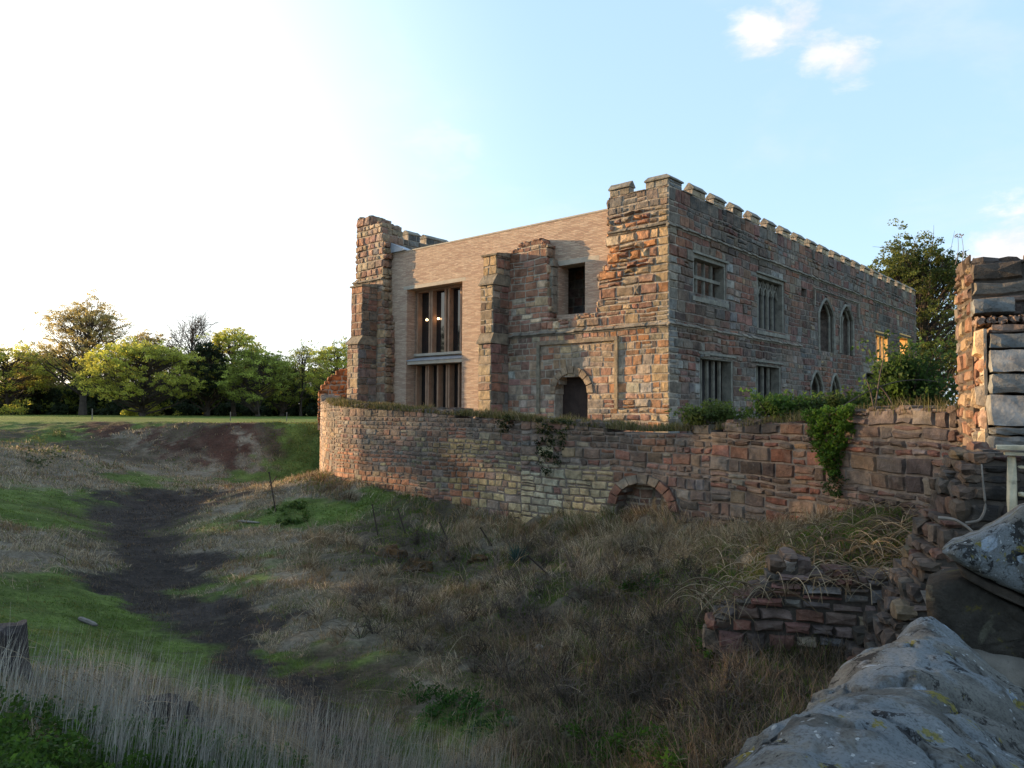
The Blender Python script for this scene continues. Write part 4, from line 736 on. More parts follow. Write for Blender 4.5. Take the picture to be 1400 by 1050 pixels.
def tree(base, H, R, z0=.25, clusters=60, n=130, lsize=.16, crad=.9, col=(.08, .12, .02), name='deciduous_tree', label='', group=None, trunk_r=.3, open_=0.0, lean=0, bare=False, conic=0, seed=0, squash=1):
    global rs
    keep = rs; rs = np.random.RandomState(seed+100)
    t = empty(name, tuple(base), label=label, cat='tree', group=group); tr = MB(); cr = MB()
    ctr = np.array([lean*.5, 0, H*(z0+1)/2]); hh = H*(1-z0)/2
    top = np.array([lean, 0, H*.9]); zz = np.linspace(0, 1, 9); trunk = np.stack([lean*zz**1.5+.15*np.sin(zz*7+seed), .1*np.sin(zz*5), zz*H*.88], 1)
    tr.tube(trunk, trunk_r*(1-zz*.88)*(1+.25*np.exp(-zz*18)), 8, (.09, .065, .05))
    d = rs.normal(size=(clusters, 3)); d /= np.linalg.norm(d, axis=1)[:, None]; d[:, 2] = np.where(d[:, 2] < -.55, -d[:, 2], d[:, 2])
    rr = rs.uniform(.55 if not open_ else .35, 1.0, clusters)**.6; lump = .72+.5*fbm(np.arctan2(d[:, 1], d[:, 0])*1.6+seed*3, d[:, 2]*2.2+seed, 3)
    C = ctr+d*(rr*lump)[:, None]*np.array([R, R, hh])*1.02
    if conic: C[:, :2] = C[:, :2]*(np.clip(1.15-(C[:, 2]-H*z0)/(H*(1-z0)), .12, 1)**conic)[:, None]
    for k, c in enumerate(C):
        s_ = np.clip(c[2]/H-rs.uniform(.12, .3), z0*.6, .85); a = np.array([np.interp(s_, zz*.88, trunk[:, 0]), np.interp(s_, zz*.88, trunk[:, 1]), s_*H])
        m = a*.45+c*.55+rs.normal(size=3)*R*.06+np.array([0, 0, -.04*H if not bare else .0]); u = np.linspace(0, 1, 7)[:, None]; path = a*(1-u)**2+2*m*u*(1-u)+c*u*u
        r0 = trunk_r*(.34 if not bare else .26)*(1-s_)+.03; tr.tube(path, np.linspace(r0, .02 if not bare else .012, 7), 5, (.09, .065, .05))
        for _ in range(3 if not bare else 9):
            q = path[rs.randint(3, 6)]; e = c+rs.normal(size=3)*crad*(.8 if not bare else 1.1)+np.array([0, 0, .25 if bare else 0]); mm = (q+e)/2+rs.normal(size=3)*.15
            tr.tube([q, mm, e], [.03, .022, .01], 4, (.11, .085, .065))
    tr.build('trunk', M_bark, t)
    if not bare or n:
        cr2 = C[rs.rand(clusters) > (.05 if open_ else 0)]; sh_ = col*rs.uniform(.72, 1.25, (len(cr2), 1)); sb = 5; c5 = (cr2[:, None]+rs.normal(size=(len(cr2), sb, 3))*np.array([.62, .62, .4])*crad).reshape(-1, 3); shade = np.repeat(sh_, sb, 0)*rs.uniform(.8, 1.2, (len(c5), 1)); leaves(cr, c5, crad*rs.uniform(.3, .62, len(c5)), n//sb, lsize*.85, shade, flat=.6 if not conic else .35*1.4); cr.build('crown', M_leaf, t)
    rs = keep; return t
def tb(px, Y): p = at(px, 560, Y); return np.array([p[0], Y, FIELD-.05])
G1, G2, G3, G4 = np.array((.48, .47, .085)), np.array((.34, .37, .075)), np.array((.3, .24, .085)), np.array((.04, .055, .025))
tree(tb(8, 112), 10.5, 6.2, .12, 110, 150, .16, 1.25, G1, label='pale green spreading tree cut by the left edge of the view', seed=1)
tree(tb(-75, 108), 10, 6.2, .12, 90, 120, .16, 1.25, G2, label='green tree just outside the left edge', seed=21)
tree(tb(112, 110), 17.2, 7.2, .2, 150, 170, .13, 1.25, G3*1.3, name='old_oak', label='tallest open crowned tree with bare limbs showing, on the left', trunk_r=.5, open_=1, seed=2, lean=1.2)
tree(tb(60, 118), 10.2, 4.5, .1, 70, 130, .15, 1.1, G3*1.1, label='brownish shaded tree behind the foot of the tallest tree', seed=3)
tree(tb(196, 100), 9.7, 7.6, .05, 190, 170, .15, 1.15, G1, label='broad dome shaped bright green tree right of the tallest tree', trunk_r=.35, seed=4)
tree(tb(202, 122), 13.3, 3.6, .35, 50, 120, .15, 1.0, G3*1.2, label='brown green crown rising behind the dome shaped tree', seed=5)
tree(tb(262, 122), 16.2, 5.8, .30, 60, 0, .1, 1.5, G3, name='bare_tree', label='leafless tree with fine bare twigs against the sky', bare=True, trunk_r=.45, seed=6)
tree(tb(282, 106), 10.2, 4.6, .04, 130, 170, .14, 1.0, G4, name='cedar_tree', label='nearly black evergreen between the dome shaped tree and the yellow green one', trunk_r=.4, seed=7, conic=.5)
tree(tb(318, 108), 12.4, 4.3, .2, 85, 150, .15, 1.0, G1*1.05, label='yellow green tree topping the dark evergreen', trunk_r=.35, seed=8)
tree(tb(352, 104), 9.4, 4.6, .04, 110, 160, .15, 1.1, G2*1.05, label='mid green dense tree right of the yellow green one', seed=9)
tree(tb(386, 112), 7.6, 3.2, .05, 60, 140, .15, 1.0, G2*.8, label='low dark green tree before the gap', seed=12)
tree(tb(412, 112), 11.0, 3.6, .25, 50, 60, .12, .95, G1*.8, name='young_ash', label='thin half leafed tree seen left of the castle', open_=1, trunk_r=.22, seed=10)
tree(tb(462, 108), 10.2, 4.4, .08, 90, 150, .15, 1.1, G1, label='yellow green tree partly hidden by the castle corner', seed=11)
for i_, (px_, h_) in enumerate(((30, 8.5), (85, 9.5), (150, 9.), (240, 9.2), (300, 8.6), (340, 8.2), (375, 8.8), (435, 8.4))): tree(tb(px_, 127), h_, 5.2, .05, 70, 110, .2, 1.3, G2*.75 if i_ % 2 else G3*.8, label='olive tree in the second rank of the far wood, number %s from the left' % ('one two three four five six seven eight'.split()[i_]), group='second rank of the far wood', seed=30+i_)
tree(np.array([36.2, 66, -1.2]), 16.6, 4.9, .08, 190, 190, .14, 1.15, np.array((.11, .125, .03)), name='large_tree', label='large dark olive tree rising behind the right end of the castle', trunk_r=.6, seed=14)
tree(np.array([47, 74, -1.2]), 14, 5.5, .05, 110, 150, .15, 1.3, np.array((.06, .08, .022)), name='large_tree', label='dark tree glimpsed between the large olive tree and the ruined pier', trunk_r=.5, seed=15)
# dark undergrowth closing the foot of the far trees
mb = MB(); n = 660; xx = rs.uniform(-108, -4, n); C = np.stack([xx, rs.uniform(116, 124, n), rs.uniform(-.8, 3.2, n)+1.2*vn(xx*.2, xx*0)], 1)
C2 = np.stack([rs.uniform(-110, 0, 420), rs.uniform(112, 126, 420), rs.uniform(-.8, .6, 420)], 1); leaves(mb, C2, 1.1, 70, .3, G4[None]*np.ones((420, 1))*1.2)
leaves(mb, C, 1.6, 90, .34, np.where(rs.rand(n, 1) < .45, G2[None]*.9, G4[None]*1.3)); tag(mb.build('undergrowth', M_leaf), 'dark band of undergrowth along the foot of the far trees', 'undergrowth', kind='stuff')
for px, Y, r, c, lb in ((178, 103, .9, G1*1.1, 'small yellow green bush at the foot of the dome shaped tree'), (215, 103, 1.5, G1, 'wider yellow green bush under the dome shaped tree'), (15, 106, 1.6, G1*.9, 'sunlit bush at the far left under the pale tree')):
    b = tb(px, Y); o = empty('bush', tuple(b), label=lb, cat='bush'); m = MB(); C = rs.normal(size=(16, 3))*np.array([r*.6, r*.5, r*.3])+np.array([0, 0, r*.6]); leaves(m, C, r*.5, 60, .12, c); m.build('foliage', M_leaf, o)
    m = MB(); [m.tube([(0, 0, 0), c_*.5, c_], [.05, .03, .015], 4) for c_ in C[:6]]; m.build('stem', M_bark, o)
# hedge added out of view to the left, its height shaped to shade the moat
P_ = np.array([math.sin(math.pi/2+SUN_AZ), math.cos(math.pi/2+SUN_AZ)]); S_ = np.array([math.sin(SUN_AZ), math.cos(SUN_AZ)])
hd = MB(); hs = MB(); D0 = 52
base_h = D0*math.tan(SUN_EL)
for s in np.arange(-22, 22.6, .9):
    c = P_*s+S_*(D0+rs.uniform(-.8, .8)); topz = base_h-.3+.9*float(1-sm(s, 8, 11))+.55*float(sm(s, 14, 15.5))+rs.uniform(-.25, .15)
    hs.tube([(c[0], c[1], FIELD), (c[0], c[1], topz-.8)], [.14, .05], 5)
    zs = np.arange(FIELD+.4, topz-.3, .75); C = np.stack([c[0]+rs.normal(size=len(zs))*.35, c[1]+rs.normal(size=len(zs))*.35, zs], 1); leaves(hd, C, .95, 85, .2, G4*1.8)
hh_ = empty('shade_hedge', (P_[0]*0+S_[0]*D0, S_[1]*D0, FIELD), label='unseen dense hedge added beyond the left edge to shade the moat', cat='hedge')
hd.build('foliage', M_leaf, hh_, loc=tuple(-np.array(hh_.location))); hs.build('stem', M_bark, hh_, loc=tuple(-np.array(hh_.location)))
# ---------------------------------------------------------------- grass, straw and weeds
def blades(mb, P, h, w, lean, az, col, curve=.5):
    N = len(P); h = np.broadcast_to(h, N)[:, None]; w = np.broadcast_to(w, N)[:, None]; d = np.stack([np.cos(az), np.sin(az), np.zeros(N)], 1)
    fa = rs.uniform(0, math.pi, N); sd_ = np.stack([np.cos(fa), np.sin(fa), np.zeros(N)], 1)*w; l1 = (lean*curve)[:, None]; l2 = lean[:, None]; up = np.array([[0, 0, 1.]])
    M1 = P+h*.55*(np.cos(l1)*up+np.sin(l1)*d); T = M1+h*.5*(np.cos(l2*1.15)*up+np.sin(l2*1.15)*d)
    V = np.stack([P-sd_, P+sd_, M1-sd_*.8, M1+sd_*.8, T-sd_*.2, T+sd_*.2], 1).reshape(-1, 3); b = (np.arange(N)*6)[:, None]
    mb.add(V, np.concatenate([b+np.array([0, 1, 3, 2]), b+np.array([2, 3, 5, 4])]), col=np.repeat(col, 6, 0))
def scatter(N, r0=6, r1=50, pw=1.0, az=(-50, 42)):
    r = r0*(r1/r0)**(rs.rand(N)**pw) if pw else rs.uniform(r0, r1, N); a = np.radians(rs.uniform(az[0], az[1], N)); x = r*np.sin(a); y = r*np.cos(a); ok = ~(inside(x, y) & (segdist(x, y, POLY[:13]) > .2)) & (x < 12); return x[ok], y[ok], r[ok]
GC = np.array([(.11, .155, .028), (.135, .18, .035), (.075, .12, .024), (.19, .185, .055)]); SC = np.array([(.37, .31, .225), (.28, .23, .165), (.47, .4, .3), (.17, .125, .085), (.30, .225, .14)]); BC = np.array([(.11, .08, .055), (.17, .13, .085), (.07, .055, .042), (.19, .125, .075)])
SC = SC*np.array([[1.08, 1., .86]])
x, y, r = scatter(900000, 6.5, 52, .8); kw = kinds(x, y); k = (kw.cumsum(1) > rs.rand(len(x), 1)).argmax(1); dens = fbm(x*1.4, y*1.4, 4)
keep = np.where(k == 2, rs.rand(len(x)) < .22, np.where(k == 3, rs.rand(len(x)) < .3, np.where(k == 1, dens > .36, dens > .32))); x, y, r, k = x[keep], y[keep], r[keep], k[keep]; kw = kw[keep]
z = hz(x, y); N = len(x); print('blades', N)
slope = sm(x-(-9+(32-y)*.45), -1, 3)
for nm, sel, cols, hr, ln, lb in (('grass', (k == 0) | (k == 5), GC, (.06, .15), (.2, .9), 'short green grass on the moat bottom and banks'), ('dead_grass', (k == 1), SC, (.14, .5), (.3, 1.75), 'grey straw coloured dead grass thatching the moat bank'), ('weeds', (k == 4) | (k == 2) | (k == 3), BC, (.12, .34), (.4, 1.5), 'brown dead weeds and litter over the dark moat floor')):
    i = np.where(sel)[0]; n = len(i); mb = MB(); cc = cols[(np.clip(vn(x[i]*1.1+5, y[i]*1.1)*len(cols)*1.0+rs.uniform(-1, 1, n), 0, len(cols)-.01)).astype(int)]*rs.uniform(.7, 1.25, (n, 1))
    if nm == 'weeds': g = (rs.rand(n) < .45) & (x[i] > -4); cc[g] = SC[rs.randint(0, 5, g.sum())]*.75
    if nm == 'dead_grass': g = rs.rand(n) < .10+.25*(vn(x[i]*.7+50, y[i]*.7) > .68); cc[g] = GC[rs.randint(0, 4, g.sum())]*.9
    h = rs.uniform(hr[0], hr[1], n)*(.4+.55*slope[i])*(.55+.9*vn(x[i]*2.3+7, y[i]*2.3)); fl = np.arctan2(-1.0, .2)+9*(fbm(x[i]*.9+9, y[i]*.9+2, 3)-.5)+rs.normal(0, 1.2, n)
    blades(mb, np.stack([x[i], y[i], z[i]-.02], 1), h, np.maximum(.0024, .00029*r[i])*rs.choice([.6, .8, 1, 1.2, 1.7], n), rs.uniform(ln[0], ln[1], n), fl, cc); tag(mb.build(nm, M_blade), lb, 'grass' if nm != 'weeds' else 'weeds', kind='stuff')
def in_poly_px(n, P):
    P = np.array(P, float); lo = P.min(0); hi = P.max(0); q = rs.uniform(lo, hi, (n*3, 2)); return q[inside(q[:, 0], q[:, 1], P)][:n]
# long arching dead stalks lying over the bank, and dark bramble stems
m = MB(); xs, ys, rr_ = scatter(5200, 7, 30, .8); kx = kinds(xs, ys); ok = (kx[:, 1]+kx[:, 4]) > .5; xs, ys = xs[ok], ys[ok]; zs = hz(xs, ys)
for j in range(min(len(xs), 2400)):
    L = rs.uniform(.25, .95); a = rs.uniform(0, 6.28); p = np.array([xs[j], ys[j], zs[j]]); ex, ey = xs[j]+math.cos(a)*L, ys[j]+math.sin(a)*L; e = np.array([ex, ey, float(hz(ex, ey))+rs.uniform(0, .25)]); md = (p+e)/2+np.array([0, 0, L*rs.uniform(.1, .6)]); u = np.linspace(0, 1, 6)[:, None]
    m.tube(p*(1-u)**2+2*md*u*(1-u)+e*u*u, np.linspace(.005, .002, 6)*max(1, ys[j]/14), 3, SC[rs.randint(0, 5)]*rs.uniform(.35, 1.25))
tag(m.build('dead_stalks', M_blade), 'long bent dead stalks strewn over the moat bank', 'stalks', kind='stuff')
# tussocks: dead tufts standing out of the bank, each an arching sheaf
mb = MB(); xs, ys, rr_ = scatter(2600, 8, 32, .7); kx = kinds(xs, ys); ok = ((kx[:, 1]+kx[:, 4]) > .5) & (segdist(xs, ys, TRK) > 1.2) & (xs > -9+(32-ys)*.3); xs, ys = xs[ok][:950], ys[ok][:950]; K = len(xs); nb = 46
rad = rs.uniform(.08, .24, K); hh2 = rs.uniform(.2, .5, K); an = rs.uniform(0, 6.28, (K, nb)); q = rs.rand(K, nb)**.6; bx, by = xs[:, None]+np.cos(an)*rad[:, None]*q, ys[:, None]+np.sin(an)*rad[:, None]*q
tc_ = SC[rs.choice(5, K, p=[.3, .25, .1, .2, .15])]*rs.uniform(.55, 1.15, (K, 1)); gg = rs.rand(K) < .16; tc_[gg] = np.array((.12, .13, .04))*rs.uniform(.7, 1.2, (gg.sum(), 1)); bb_ = rs.rand(K) < .2; tc_[bb_] = np.array((.11, .07, .04))*rs.uniform(.6, 1.2, (bb_.sum(), 1))
blades(mb, np.stack([bx.ravel(), by.ravel(), hz(bx.ravel(), by.ravel())-.03], 1), (hh2[:, None]*rs.uniform(.6, 1.2, (K, nb))).ravel(), (np.maximum(.003, .0003*ys)[:, None]*np.ones((1, nb))).ravel(), (q*1.1+rs.uniform(0, .5, (K, nb))).ravel(), an.ravel(), np.repeat(tc_, nb, 0)*rs.uniform(.7, 1.3, (K*nb, 1)), .6)
tag(mb.build('tussocks', M_blade), 'brown and straw coloured tussocks standing out of the dead grass on the bank', 'tussocks', kind='stuff')
# dark twiggy brush rooted in the bank
mb = MB(); q = in_poly_px(210, [(470, 760), (620, 740), (800, 750), (960, 770), (990, 900), (1060, 1000), (900, 1000), (700, 960), (560, 900), (450, 860)]); P = hit(q[:, 0], q[:, 1])
for p in P:
    c_ = np.array((.1, .078, .06))*rs.uniform(.6, 2.0); nb = rs.randint(9, 20); H_ = rs.uniform(.18, .55)
    for _ in range(nb):
        a = rs.uniform(0, 6.28); l = rs.uniform(.1, .5); e = p+np.array([math.cos(a)*l, math.sin(a)*l, H_*rs.uniform(.3, 1.1)]); md = p+(e-p)*.5+rs.normal(size=3)*.06+np.array([0, 0, .06]); mb.tube([p-np.array([0, 0, .05]), md, e], np.array([.006, .0045, .002])*max(1, p[1]/12), 3, c_)
        e2 = md+rs.normal(size=3)*np.array([.15, .15, .08])+np.array([0, 0, .1]); mb.tube([md, (md+e2)/2+rs.normal(size=3)*.02, e2], np.array([.004, .003, .0015])*max(1, p[1]/12), 3, c_*1.2)
tag(mb.build('dead_brush', M_blade), 'dark twiggy dead brush spread over the middle of the bank', 'brush', kind='stuff')
# tall pale dead stems along the near bank
q = in_poly_px(6000, [(-40, 950), (100, 935), (240, 945), (400, 980), (520, 1010), (650, 1040), (760, 1120), (500, 1200), (200, 1090), (60, 1010), (-40, 990)]); p = hit(q[:, 0], q[:, 1]); n = len(p); mb = MB()
p = p[(vn(p[:, 0]*1.6, p[:, 1]*1.6)+.6*vn(p[:, 0]*5, p[:, 1]*5)) > .62*rs.uniform(.5, 1.3, n)]; n = len(p)
blades(mb, p, rs.uniform(.3, .85, n)*(.6+.6*vn(p[:, 0], p[:, 1])), rs.uniform(.0016, .0032, n), np.abs(rs.normal(.22, .2, n)), .4+rs.normal(0, .8, n), np.array((.34, .32, .27))*rs.uniform(.5, 1.3, (n, 1)), .6)
tag(mb.build('tall_dead_grass', M_blade), 'tall thin pale dead stems along the near side of the moat', 'grass', kind='stuff')
# leafy ground cover
mb = MB(); q = in_poly_px(15000, [(640, 870), (800, 830), (960, 800), (1010, 880), (1240, 900), (1180, 960), (1020, 1060), (700, 1060)]); p = hit(q[:, 0], q[:, 1]); n = len(p); ee = rs.uniform(.1, .4, n)
blades(mb, p, ee, .004*rs.uniform(.6, 1.6, n), rs.uniform(.1, 1.6, n), rs.uniform(0, 6.28, n), np.where(rs.rand(n, 1) < .08, GC[rs.randint(0, 4, n)], BC[rs.randint(0, 4, n)]*1.5)*rs.uniform(.5, 1.5, (n, 1)), .6); tag(mb.build('brown_weeds', M_blade), 'dense dark brown dead weeds low on the right of the bank', 'weeds', kind='stuff')
mb = MB()
for poly, n, rd, cl in (([(-60, 975), (60, 968), (130, 985), (200, 1010), (330, 1030), (430, 1060), (430, 1160), (-60, 1160)], 620, .10, (.06, .115, .018)), ([(540, 960), (610, 945), (660, 965), (720, 1000), (640, 1010), (560, 990)], 60, .13, (.045, .1, .02)), ([(780, 1000), (860, 985), (920, 1010), (960, 1050), (800, 1050)], 75, .13, (.06, .12, .015)), ([(850, 790), (880, 780), (905, 800), (890, 820), (855, 812)], 22, .14, (.05, .1, .018)), ([(965, 870), (990, 880), (985, 930), (968, 920)], 14, .09, (.05, .11, .018)), ([(30, 600), (85, 590), (100, 640), (40, 640)], 25, .4, (.06, .075, .03)), ([(370, 700), (420, 690), (430, 715), (380, 722)], 25, .14, (.06, .1, .02)), ([(440, 1010), (520, 1000), (560, 1040), (450, 1050)], 14, .1, (.05, .1, .02))):
    q = in_poly_px(n, poly); p = hit(q[:, 0], q[:, 1])+np.array([0, 0, .06]); f = float(np.mean(p[:, 1]))
    leaves(mb, p+rs.normal(size=p.shape)*np.array([.15, .15, .03]), rd, 34, .018+.0012*f, np.array(cl), .35, .8)
tag(mb.build('ground_cover', M_leaf), 'fresh green nettles and ground elder in patches round the moat', 'ground cover', kind='stuff')
# growth on top of the wall
def wall_pts(xa, xb, n):
    xx = rs.uniform(xa, xb, n); s = np.interp(xx, WP[:, 0], WS); d = rs.uniform(-.6, .08, n); P = wmap(s, wtop(s)-.03, d); return P, s
mb = MB(); P, s = wall_pts(-7.6, 7.4, 19000); n = len(P); kk = (fbm(s*1.3, s*0+3, 3) > .34) | (rs.rand(n) < .3); P = P[kk]; n = len(P); far_ = P[:, 1]
blades(mb, P, rs.uniform(.08, .28, n)*(.6+.8*vn(P[:, 0]*1.7, P[:, 1])), .00045*far_*rs.uniform(.7, 1.2, n), np.abs(rs.normal(.5, .4, n)), rs.uniform(0, 6.28, n), np.where(rs.rand(n, 1) < .6, np.array([[.13, .12, .04]]), np.array([[.22, .17, .09]]))*rs.uniform(.6, 1.3, (n, 1)))
tag(mb.build('wall_top_grass', M_blade), 'rough brown green grass growing along the top of the low wall', 'grass', kind='stuff')
def bush(name, base, spread, hgt, n, col, label, lsz=.05, cat='bush', sub=60, crad=.22, arch=0):
    o = empty(name, tuple(base), label=label, cat=cat); m = MB(); st = MB(); C = []
    for _ in range(n):
        e = np.array([rs.normal()*spread*.5, rs.normal()*spread*.35, abs(rs.normal(.6, .3))*hgt]); mid = e*.5+np.array([0, 0, hgt*.25]); u = np.linspace(0, 1, 6)[:, None]; b0 = np.array([e[0]*.3, e[1]*.3, -.3]); pt = b0*(1-u)**2+2*mid*u*(1-u)+e*u*u; st.tube(pt, np.linspace(.018, .005, 6), 4, (.12, .09, .06)); C += [pt[3], pt[4], e]
    leaves(m, np.array(C), crad, sub//3, lsz, np.array(col), .3); m.build('foliage', M_leaf, o); st.build('stem', M_bark, o); return o
bush('shrub', at(985, 578, 18.6)+np.array([.1, .3, 0]), 1.0, .45, 40, (.10, .13, .03), 'small green shrub on the wall below the ground floor window')
bush('bramble', at(1065, 562, 17.2)+np.array([.2, .5, -.1]), .8, .42, 45, (.085, .14, .025), 'arching green bramble on the wall left of the ivy')
bush('shrub', at(1140, 560, 16.4)+np.array([.4, .8, -.1]), 1.1, .32, 50, (.07, .1, .025), 'low dark green shrub on the wall above the ivy')
bush('elder_bush', at(1245, 560, 16)+np.array([.4, 1.2, -.35]), 1.3, .62, 130, (.075, .13, .025), 'large leafy green elder bush in front of the far end of the castle')
bush('elder_bush', at(1285, 545, 15.2)+np.array([0, 1.2, -.3]), 1.0, 1.3, 120, (.06, .1, .022), 'tall dark green bush against the ruined gateway wall')
m = MB()
for k in range(4):
    a = at(rs.uniform(1140, 1230), 560, 15.2); e = at(rs.uniform(1150, 1290), rs.uniform(475, 530), 15.4); md = (a+e)/2+np.array([0, 0, .5]); u = np.linspace(0, 1, 12)[:, None]; m.tube(a*(1-u)**2+2*md*u*(1-u)+e*u*u, np.linspace(.018, .006, 12), 5, (.1, .08, .05))
tag(m.build('bramble_canes', M_bark), 'bare arching bramble canes rising through the elder bush', 'canes', kind='stuff')
def ivy(name, poly, Y, n, col, label, lsz):
    q = in_poly_px(n, poly); P = []
    for px, py in q:
        r = at(px, py, 1.0); best = None
        t = np.linspace(9, 30, 500); X_ = r[0]*t; Y_ = t; Z_ = r[2]*t; ins_ = inside(X_, Y_); j = ins_.argmax()
        P.append((X_[j], Y_[j], Z_[j]))
    P = np.array(P); i0 = np.interp(P[:, 0], WP[:, 0], WS); nn = np.stack([np.interp(i0, WS, WN[:, 0]), np.interp(i0, WS, WN[:, 1]), 0*i0], 1)
    P = P+nn*rs.uniform(.06, .26, (len(P), 1)); o = MB(); leaves(o, P, .1, 18, lsz, np.array(col), .45); return tag(o.build(name, M_leaf), label, 'ivy')
ivy('ivy', [(1108, 560), (1178, 552), (1172, 590), (1158, 620), (1150, 655), (1138, 640), (1120, 610)], 15, 260, (.08, .15, .02), 'bright green ivy hanging down the front of the low wall', .035)
ivy('ivy', [(1150, 650), (1165, 655), (1158, 680), (1140, 672), (1140, 648)], 15, 22, (.04, .07, .02), 'small dark ivy tail under the bright ivy', .03)
ivy('ivy', [(735, 572), (790, 575), (775, 600), (768, 640), (748, 650), (738, 615)], 22, 90, (.04, .055, .02), 'dark thin ivy on the wall in front of the doorway', .035)
ivy('ivy', [(685, 568), (705, 568), (700, 592), (688, 595)], 23, 22, (.045, .055, .02), 'little tuft of ivy near the wall top below the buttress', .035)
# brambles and dead stalks on the right bank
m = MB(); q = in_poly_px(560, [(960, 730), (1100, 705), (1230, 700), (1280, 690), (1270, 760), (1200, 790), (1100, 780), (980, 800), (860, 770), (830, 740)]); P = hit(q[:, 0], q[:, 1]); u_ = rs.rand(170); P = np.vstack([P, np.stack([2.75+.975*2.5*u_, 10.75-.2*2.5*u_+rs.uniform(-.1, .5, 170), -2.28-.5*(1-u_)**2+rs.uniform(-.1, .05, 170)], 1)])
for p in P:
    a = rs.uniform(0, 6.28); L = rs.uniform(.3, 1.0); e = p+np.array([math.cos(a)*L, math.sin(a)*L, rs.uniform(-.15, .15)]); md = (p+e)/2+np.array([0, 0, L*.5]); u = np.linspace(0, 1, 8)[:, None]; m.tube(p*(1-u)**2+2*md*u*(1-u)+e*u*u, np.linspace(.008, .003, 8), 4, SC[rs.randint(0, 5)]*rs.uniform(.5, 1.1))
tag(m.build('dead_brambles', M_blade), 'tangle of dead bramble stalks on the bank below the right part of the wall', 'brambles', kind='stuff')
def root(name, pts, rad, label):
    P = np.array([at(*p) for p in pts]); u = np.linspace(0, len(P)-1, 20); i = np.arange(len(P)); Pp = np.stack([np.interp(u, i, P[:, c]) for c in range(3)], 1); Pp[1:-1] = (Pp[:-2]+2*Pp[1:-1]+Pp[2:])/4; Pp[1:-1] = (Pp[:-2]+2*Pp[1:-1]+Pp[2:])/4
    m = MB(); m.tube(Pp, np.linspace(rad, rad*.5, 20), 6, (.36, .3, .2)); return tag(m.build(name, M_wood_old), label, 'root')
M_wood_old2 = None
root('root', [(1283, 708, 8.4), (1305, 710, 8.3), (1322, 720, 8.2), (1336, 733, 8.1)], .022, 'pale bare root curving out of the abutment wall')
root('root', [(1320, 715, 8.25), (1340, 712, 8.2), (1348, 695, 8.2), (1344, 660, 8.2), (1342, 635, 8.25)], .016, 'upright hooked pale root against the abutment wall')
# rusted stakes on the bank and stems on the pier
def stake(a, b, label, r=.022, name='iron_stake'):
    p0 = hit1(*a); p1 = at(b[0], b[1], p0[1]+rs.uniform(-.1, .1)); m = MB(); d = (p0-p1); m.tube([p0+d*.08, p0*.5+p1*.5, p1], [r, r, r*.9], 6, (.05, .035, .027)); m.tube([p1-(p1-p0)*.02, p1+(p1-p0)*.012], [r*1.7, r*1.7], 6, (.06, .04, .03)); return tag(m.build(name, M_iron), label, 'stake', 'rusty stakes along the moat bank')
for a, b, lb in (((377, 700), (368, 646), 'leftmost rusty stake standing at the turn of the moat track'), ((366, 668), (378, 652), 'short rusty stick crossing the leftmost stake'), ((517, 735), (509, 690), 'upright rusty stake at the left end of the row below the wall'), ((554, 731), (544, 696), 'second rusty stake of the row, leaning left'), ((614, 742), (601, 714), 'third rusty stake, leaning further left'), ((673, 748), (657, 722), 'fourth rusty stake leaning over a dark hollow'), ((750, 788), (722, 760), 'lowest rusty stake leaning beside the spiky plant')): stake(a, b, lb)
p0 = at(510, 693, hit1(517, 735)[1]); p1 = at(543, 697, hit1(554, 731)[1]); m = MB(); u = np.linspace(0, 1, 9)[:, None]; m.tube(p0*(1-u)+p1*u-np.array([0, 0, .05])*np.sin(u*3.14), .006, 4, (.3, .28, .25)); tag(m.build('wire', M_iron), 'thin wire between the two left stakes of the row', 'wire')
m = MB(); pp = hit(rs.uniform(700, 715, 60), rs.uniform(768, 778, 60)); pc = pp.mean(0); n = 90; a = rs.uniform(0, 6.28, n); blades(m, np.tile(pc, (n, 1))+rs.normal(size=(n, 3))*np.array([.05, .05, .01]), rs.uniform(.35, .6, n), np.full(n, .014), rs.uniform(.1, 1.3, n), a, np.tile((.05, .085, .07), (n, 1))*rs.uniform(.6, 1.3, (n, 1)), .6); tag(m.build('spiky_plant', M_blade), 'blue green spiky tuft beside the lowest stake', 'plant')
for xx_ in ((1304, 1309), (1313, 1314)):
    m = MB(); a = at(xx_[0]+2, 362, 12.2); b = at(xx_[1], 322, 12.2); u = np.linspace(0, 1, 7)[:, None]; m.tube(a*(1-u)+b*u+np.array([.03, 0, 0])*np.sin(u*3), np.linspace(.006, .003, 7), 4, (.3, .24, .2)); leaves(m, b[None], .05, 12, .02, (.3, .24, .2)); tag(m.build('dry_stem', M_blade), 'dry flowering stem on the pier top, the %s one of two' % ('left' if xx_[0] == 1304 else 'right'), 'stem')
# mossy clod, stump, log, stones
def blob(name, c, r, col, mt, label, cat, n=(12, 10), rough=.25, seed=0):
    th = np.linspace(0, math.pi, n[0]); ph = np.linspace(0, 2*math.pi, n[1]*2, endpoint=False); S = []
    for t in th: S.append([(math.sin(max(t, .05))*math.cos(p), math.sin(max(t, .05))*math.sin(p), math.cos(t)) for p in ph])
    S = np.array(S); k = 1+rough*2*(fbm(S[..., 0]*2.3+seed*7, S[..., 1]*2.3+S[..., 2]*2.1+seed, 4)-.5); S = S*k[..., None]*np.array(r)+np.array(c); m = MB(); m.loft(S, col=col); return tag(m.build(name, mt), label, cat)
M_moss = mat('rusty_moss', (.085, .042, .014), bump=.05, bscale=9, var=.5, vscale=5, stain=[(3, .45, .6, (.05, .04, .02), .8), (6, .55, .65, (.14, .1, .02), .6)])
M_clod = mat('dark_earth', (.045, .035, .032), bump=.04, bscale=14, var=.4)
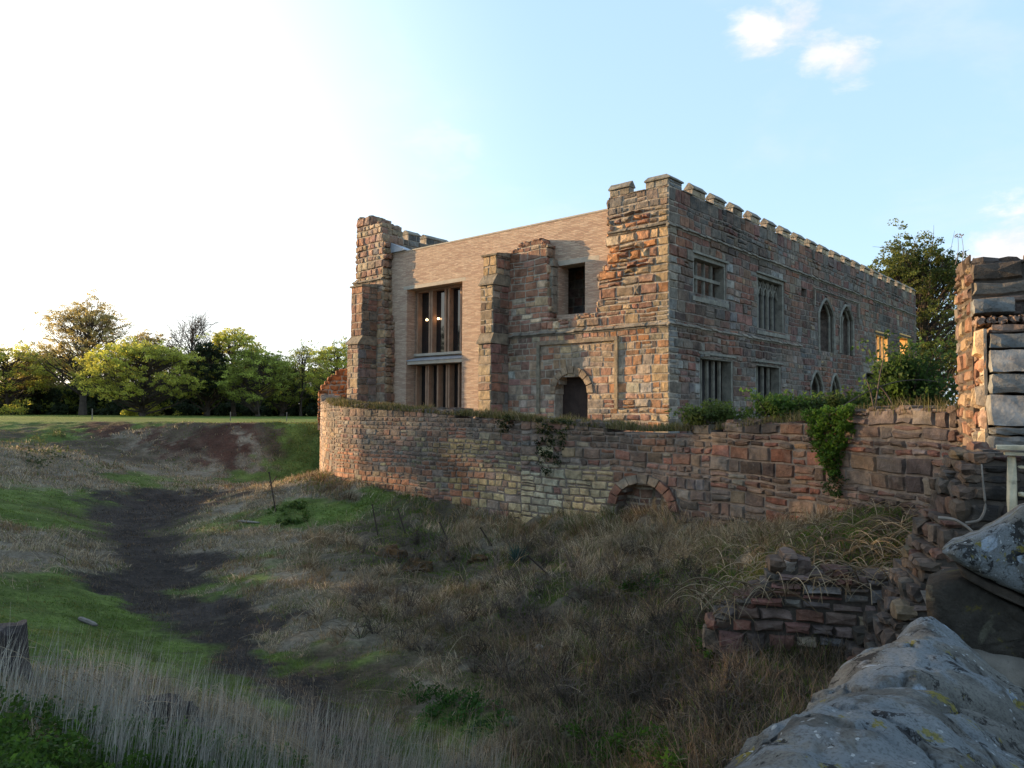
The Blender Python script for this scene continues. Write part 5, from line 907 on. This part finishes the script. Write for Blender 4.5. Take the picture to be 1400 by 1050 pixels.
for px, py, r, lb in ((535, 762, .55, 'orange brown mossy mound below the two left stakes'), (568, 782, .6, 'larger rusty mossy lump right of the first mound'), (655, 770, .4, 'small yellow mossy lump under the fourth stake')):
    p = hit1(px, py); blob('mossy_mound', p-np.array([0, -.1, .05]), (r*.75, r*.6, r*.5), (.1, .06, .02), M_moss, lb, 'mound', rough=.6, seed=px)
blob('earth_clod', hit1(230, 985)+np.array([0, 0, .05]), (.36, .22, .2), (.04, .03, .03), M_clod, 'black lump of turned earth standing in the pale dead grass', 'clod', rough=.6, seed=3)
p = hit1(5, 925); m = MB(); an = np.linspace(0, 2*math.pi, 26, endpoint=False); S = []
for z_, r_ in ((-.1, .24), (.1, .2), (.3, .18), (.42, .16)): S.append([(p[0]+math.cos(a)*r_*(1+.25*vn(a*3, z_*2+3)), p[1]+math.sin(a)*r_*(1+.25*vn(a*3, z_*2+3)), p[2]+z_+(.12*vn(a*2.2, 1.) if z_ > .4 else 0)) for a in an])
m.loft(S, col=(.05, .04, .035)); tag(m.build('tree_stump', M_clod), 'dark rotten stump at the left edge among the grass', 'stump')
def log(a, b, r, lb, nm='fallen_branch', col=(.3, .24, .16)):
    p0, p1 = hit1(*a), hit1(*b); m = MB(); u = np.linspace(0, 1, 7)[:, None]; m.tube(p0*(1-u)+p1*u+np.array([0, 0, r*.7]), np.array([.6, 1, .9, 1, .85, .8, .4])*r, 7, col); tag(m.build(nm, M_wood_old), lb, 'branch')
log((108, 849), (133, 858), .05, 'pale broken branch lying on the green moat bottom'); log((325, 714), (355, 718), .04, 'long thin stick lying at the edge of the moat track')
log((100, 1025), (135, 985), .016, 'pale dead twig sticking out of the nettles on the left'); log((165, 1005), (205, 1012), .014, 'thin twig lying over the nettles')
for px, lb in ((126, 'tallest field post, left of the big trees'), (315, 'thin field post near the middle of the far bank'), (392, 'short field post close to the castle')):
    b = at(px, 570, 62); o = MB(); hgt = .95 if px == 126 else .75; rough_box(o, (b[0]-.05, 61.95, FIELD-.1), (b[0]+.05, 62.05, FIELD+hgt), (1, 1, 3), .006, (.3, .25, .18)); tag(o.build('field_post', M_wood_old), 'grey wooden '+lb, 'post', 'posts in the far field')
for px, py, r in ((737, 886, .09), (762, 888, .08), (780, 1010, .13), (925, 965, .1), (700, 990, .16), (1180, 798, .12)):
    blob('loose_stone', hit1(px, py), (r, r*.8, r*.6), (.3, .27, .22) if px == 737 else (.13, .12, .07), M_stone, {737: 'pale loose stone on the middle of the bank', 762: 'grey loose stone just right of the pale one', 780: 'mossy stone by the nettles at the bottom', 925: 'small mossy stone low on the right of the bank', 700: 'yellow mossy boulder near the bottom centre', 1180: 'loose stone on top of the tumbled revetment'}[px], 'stone', seed=px)
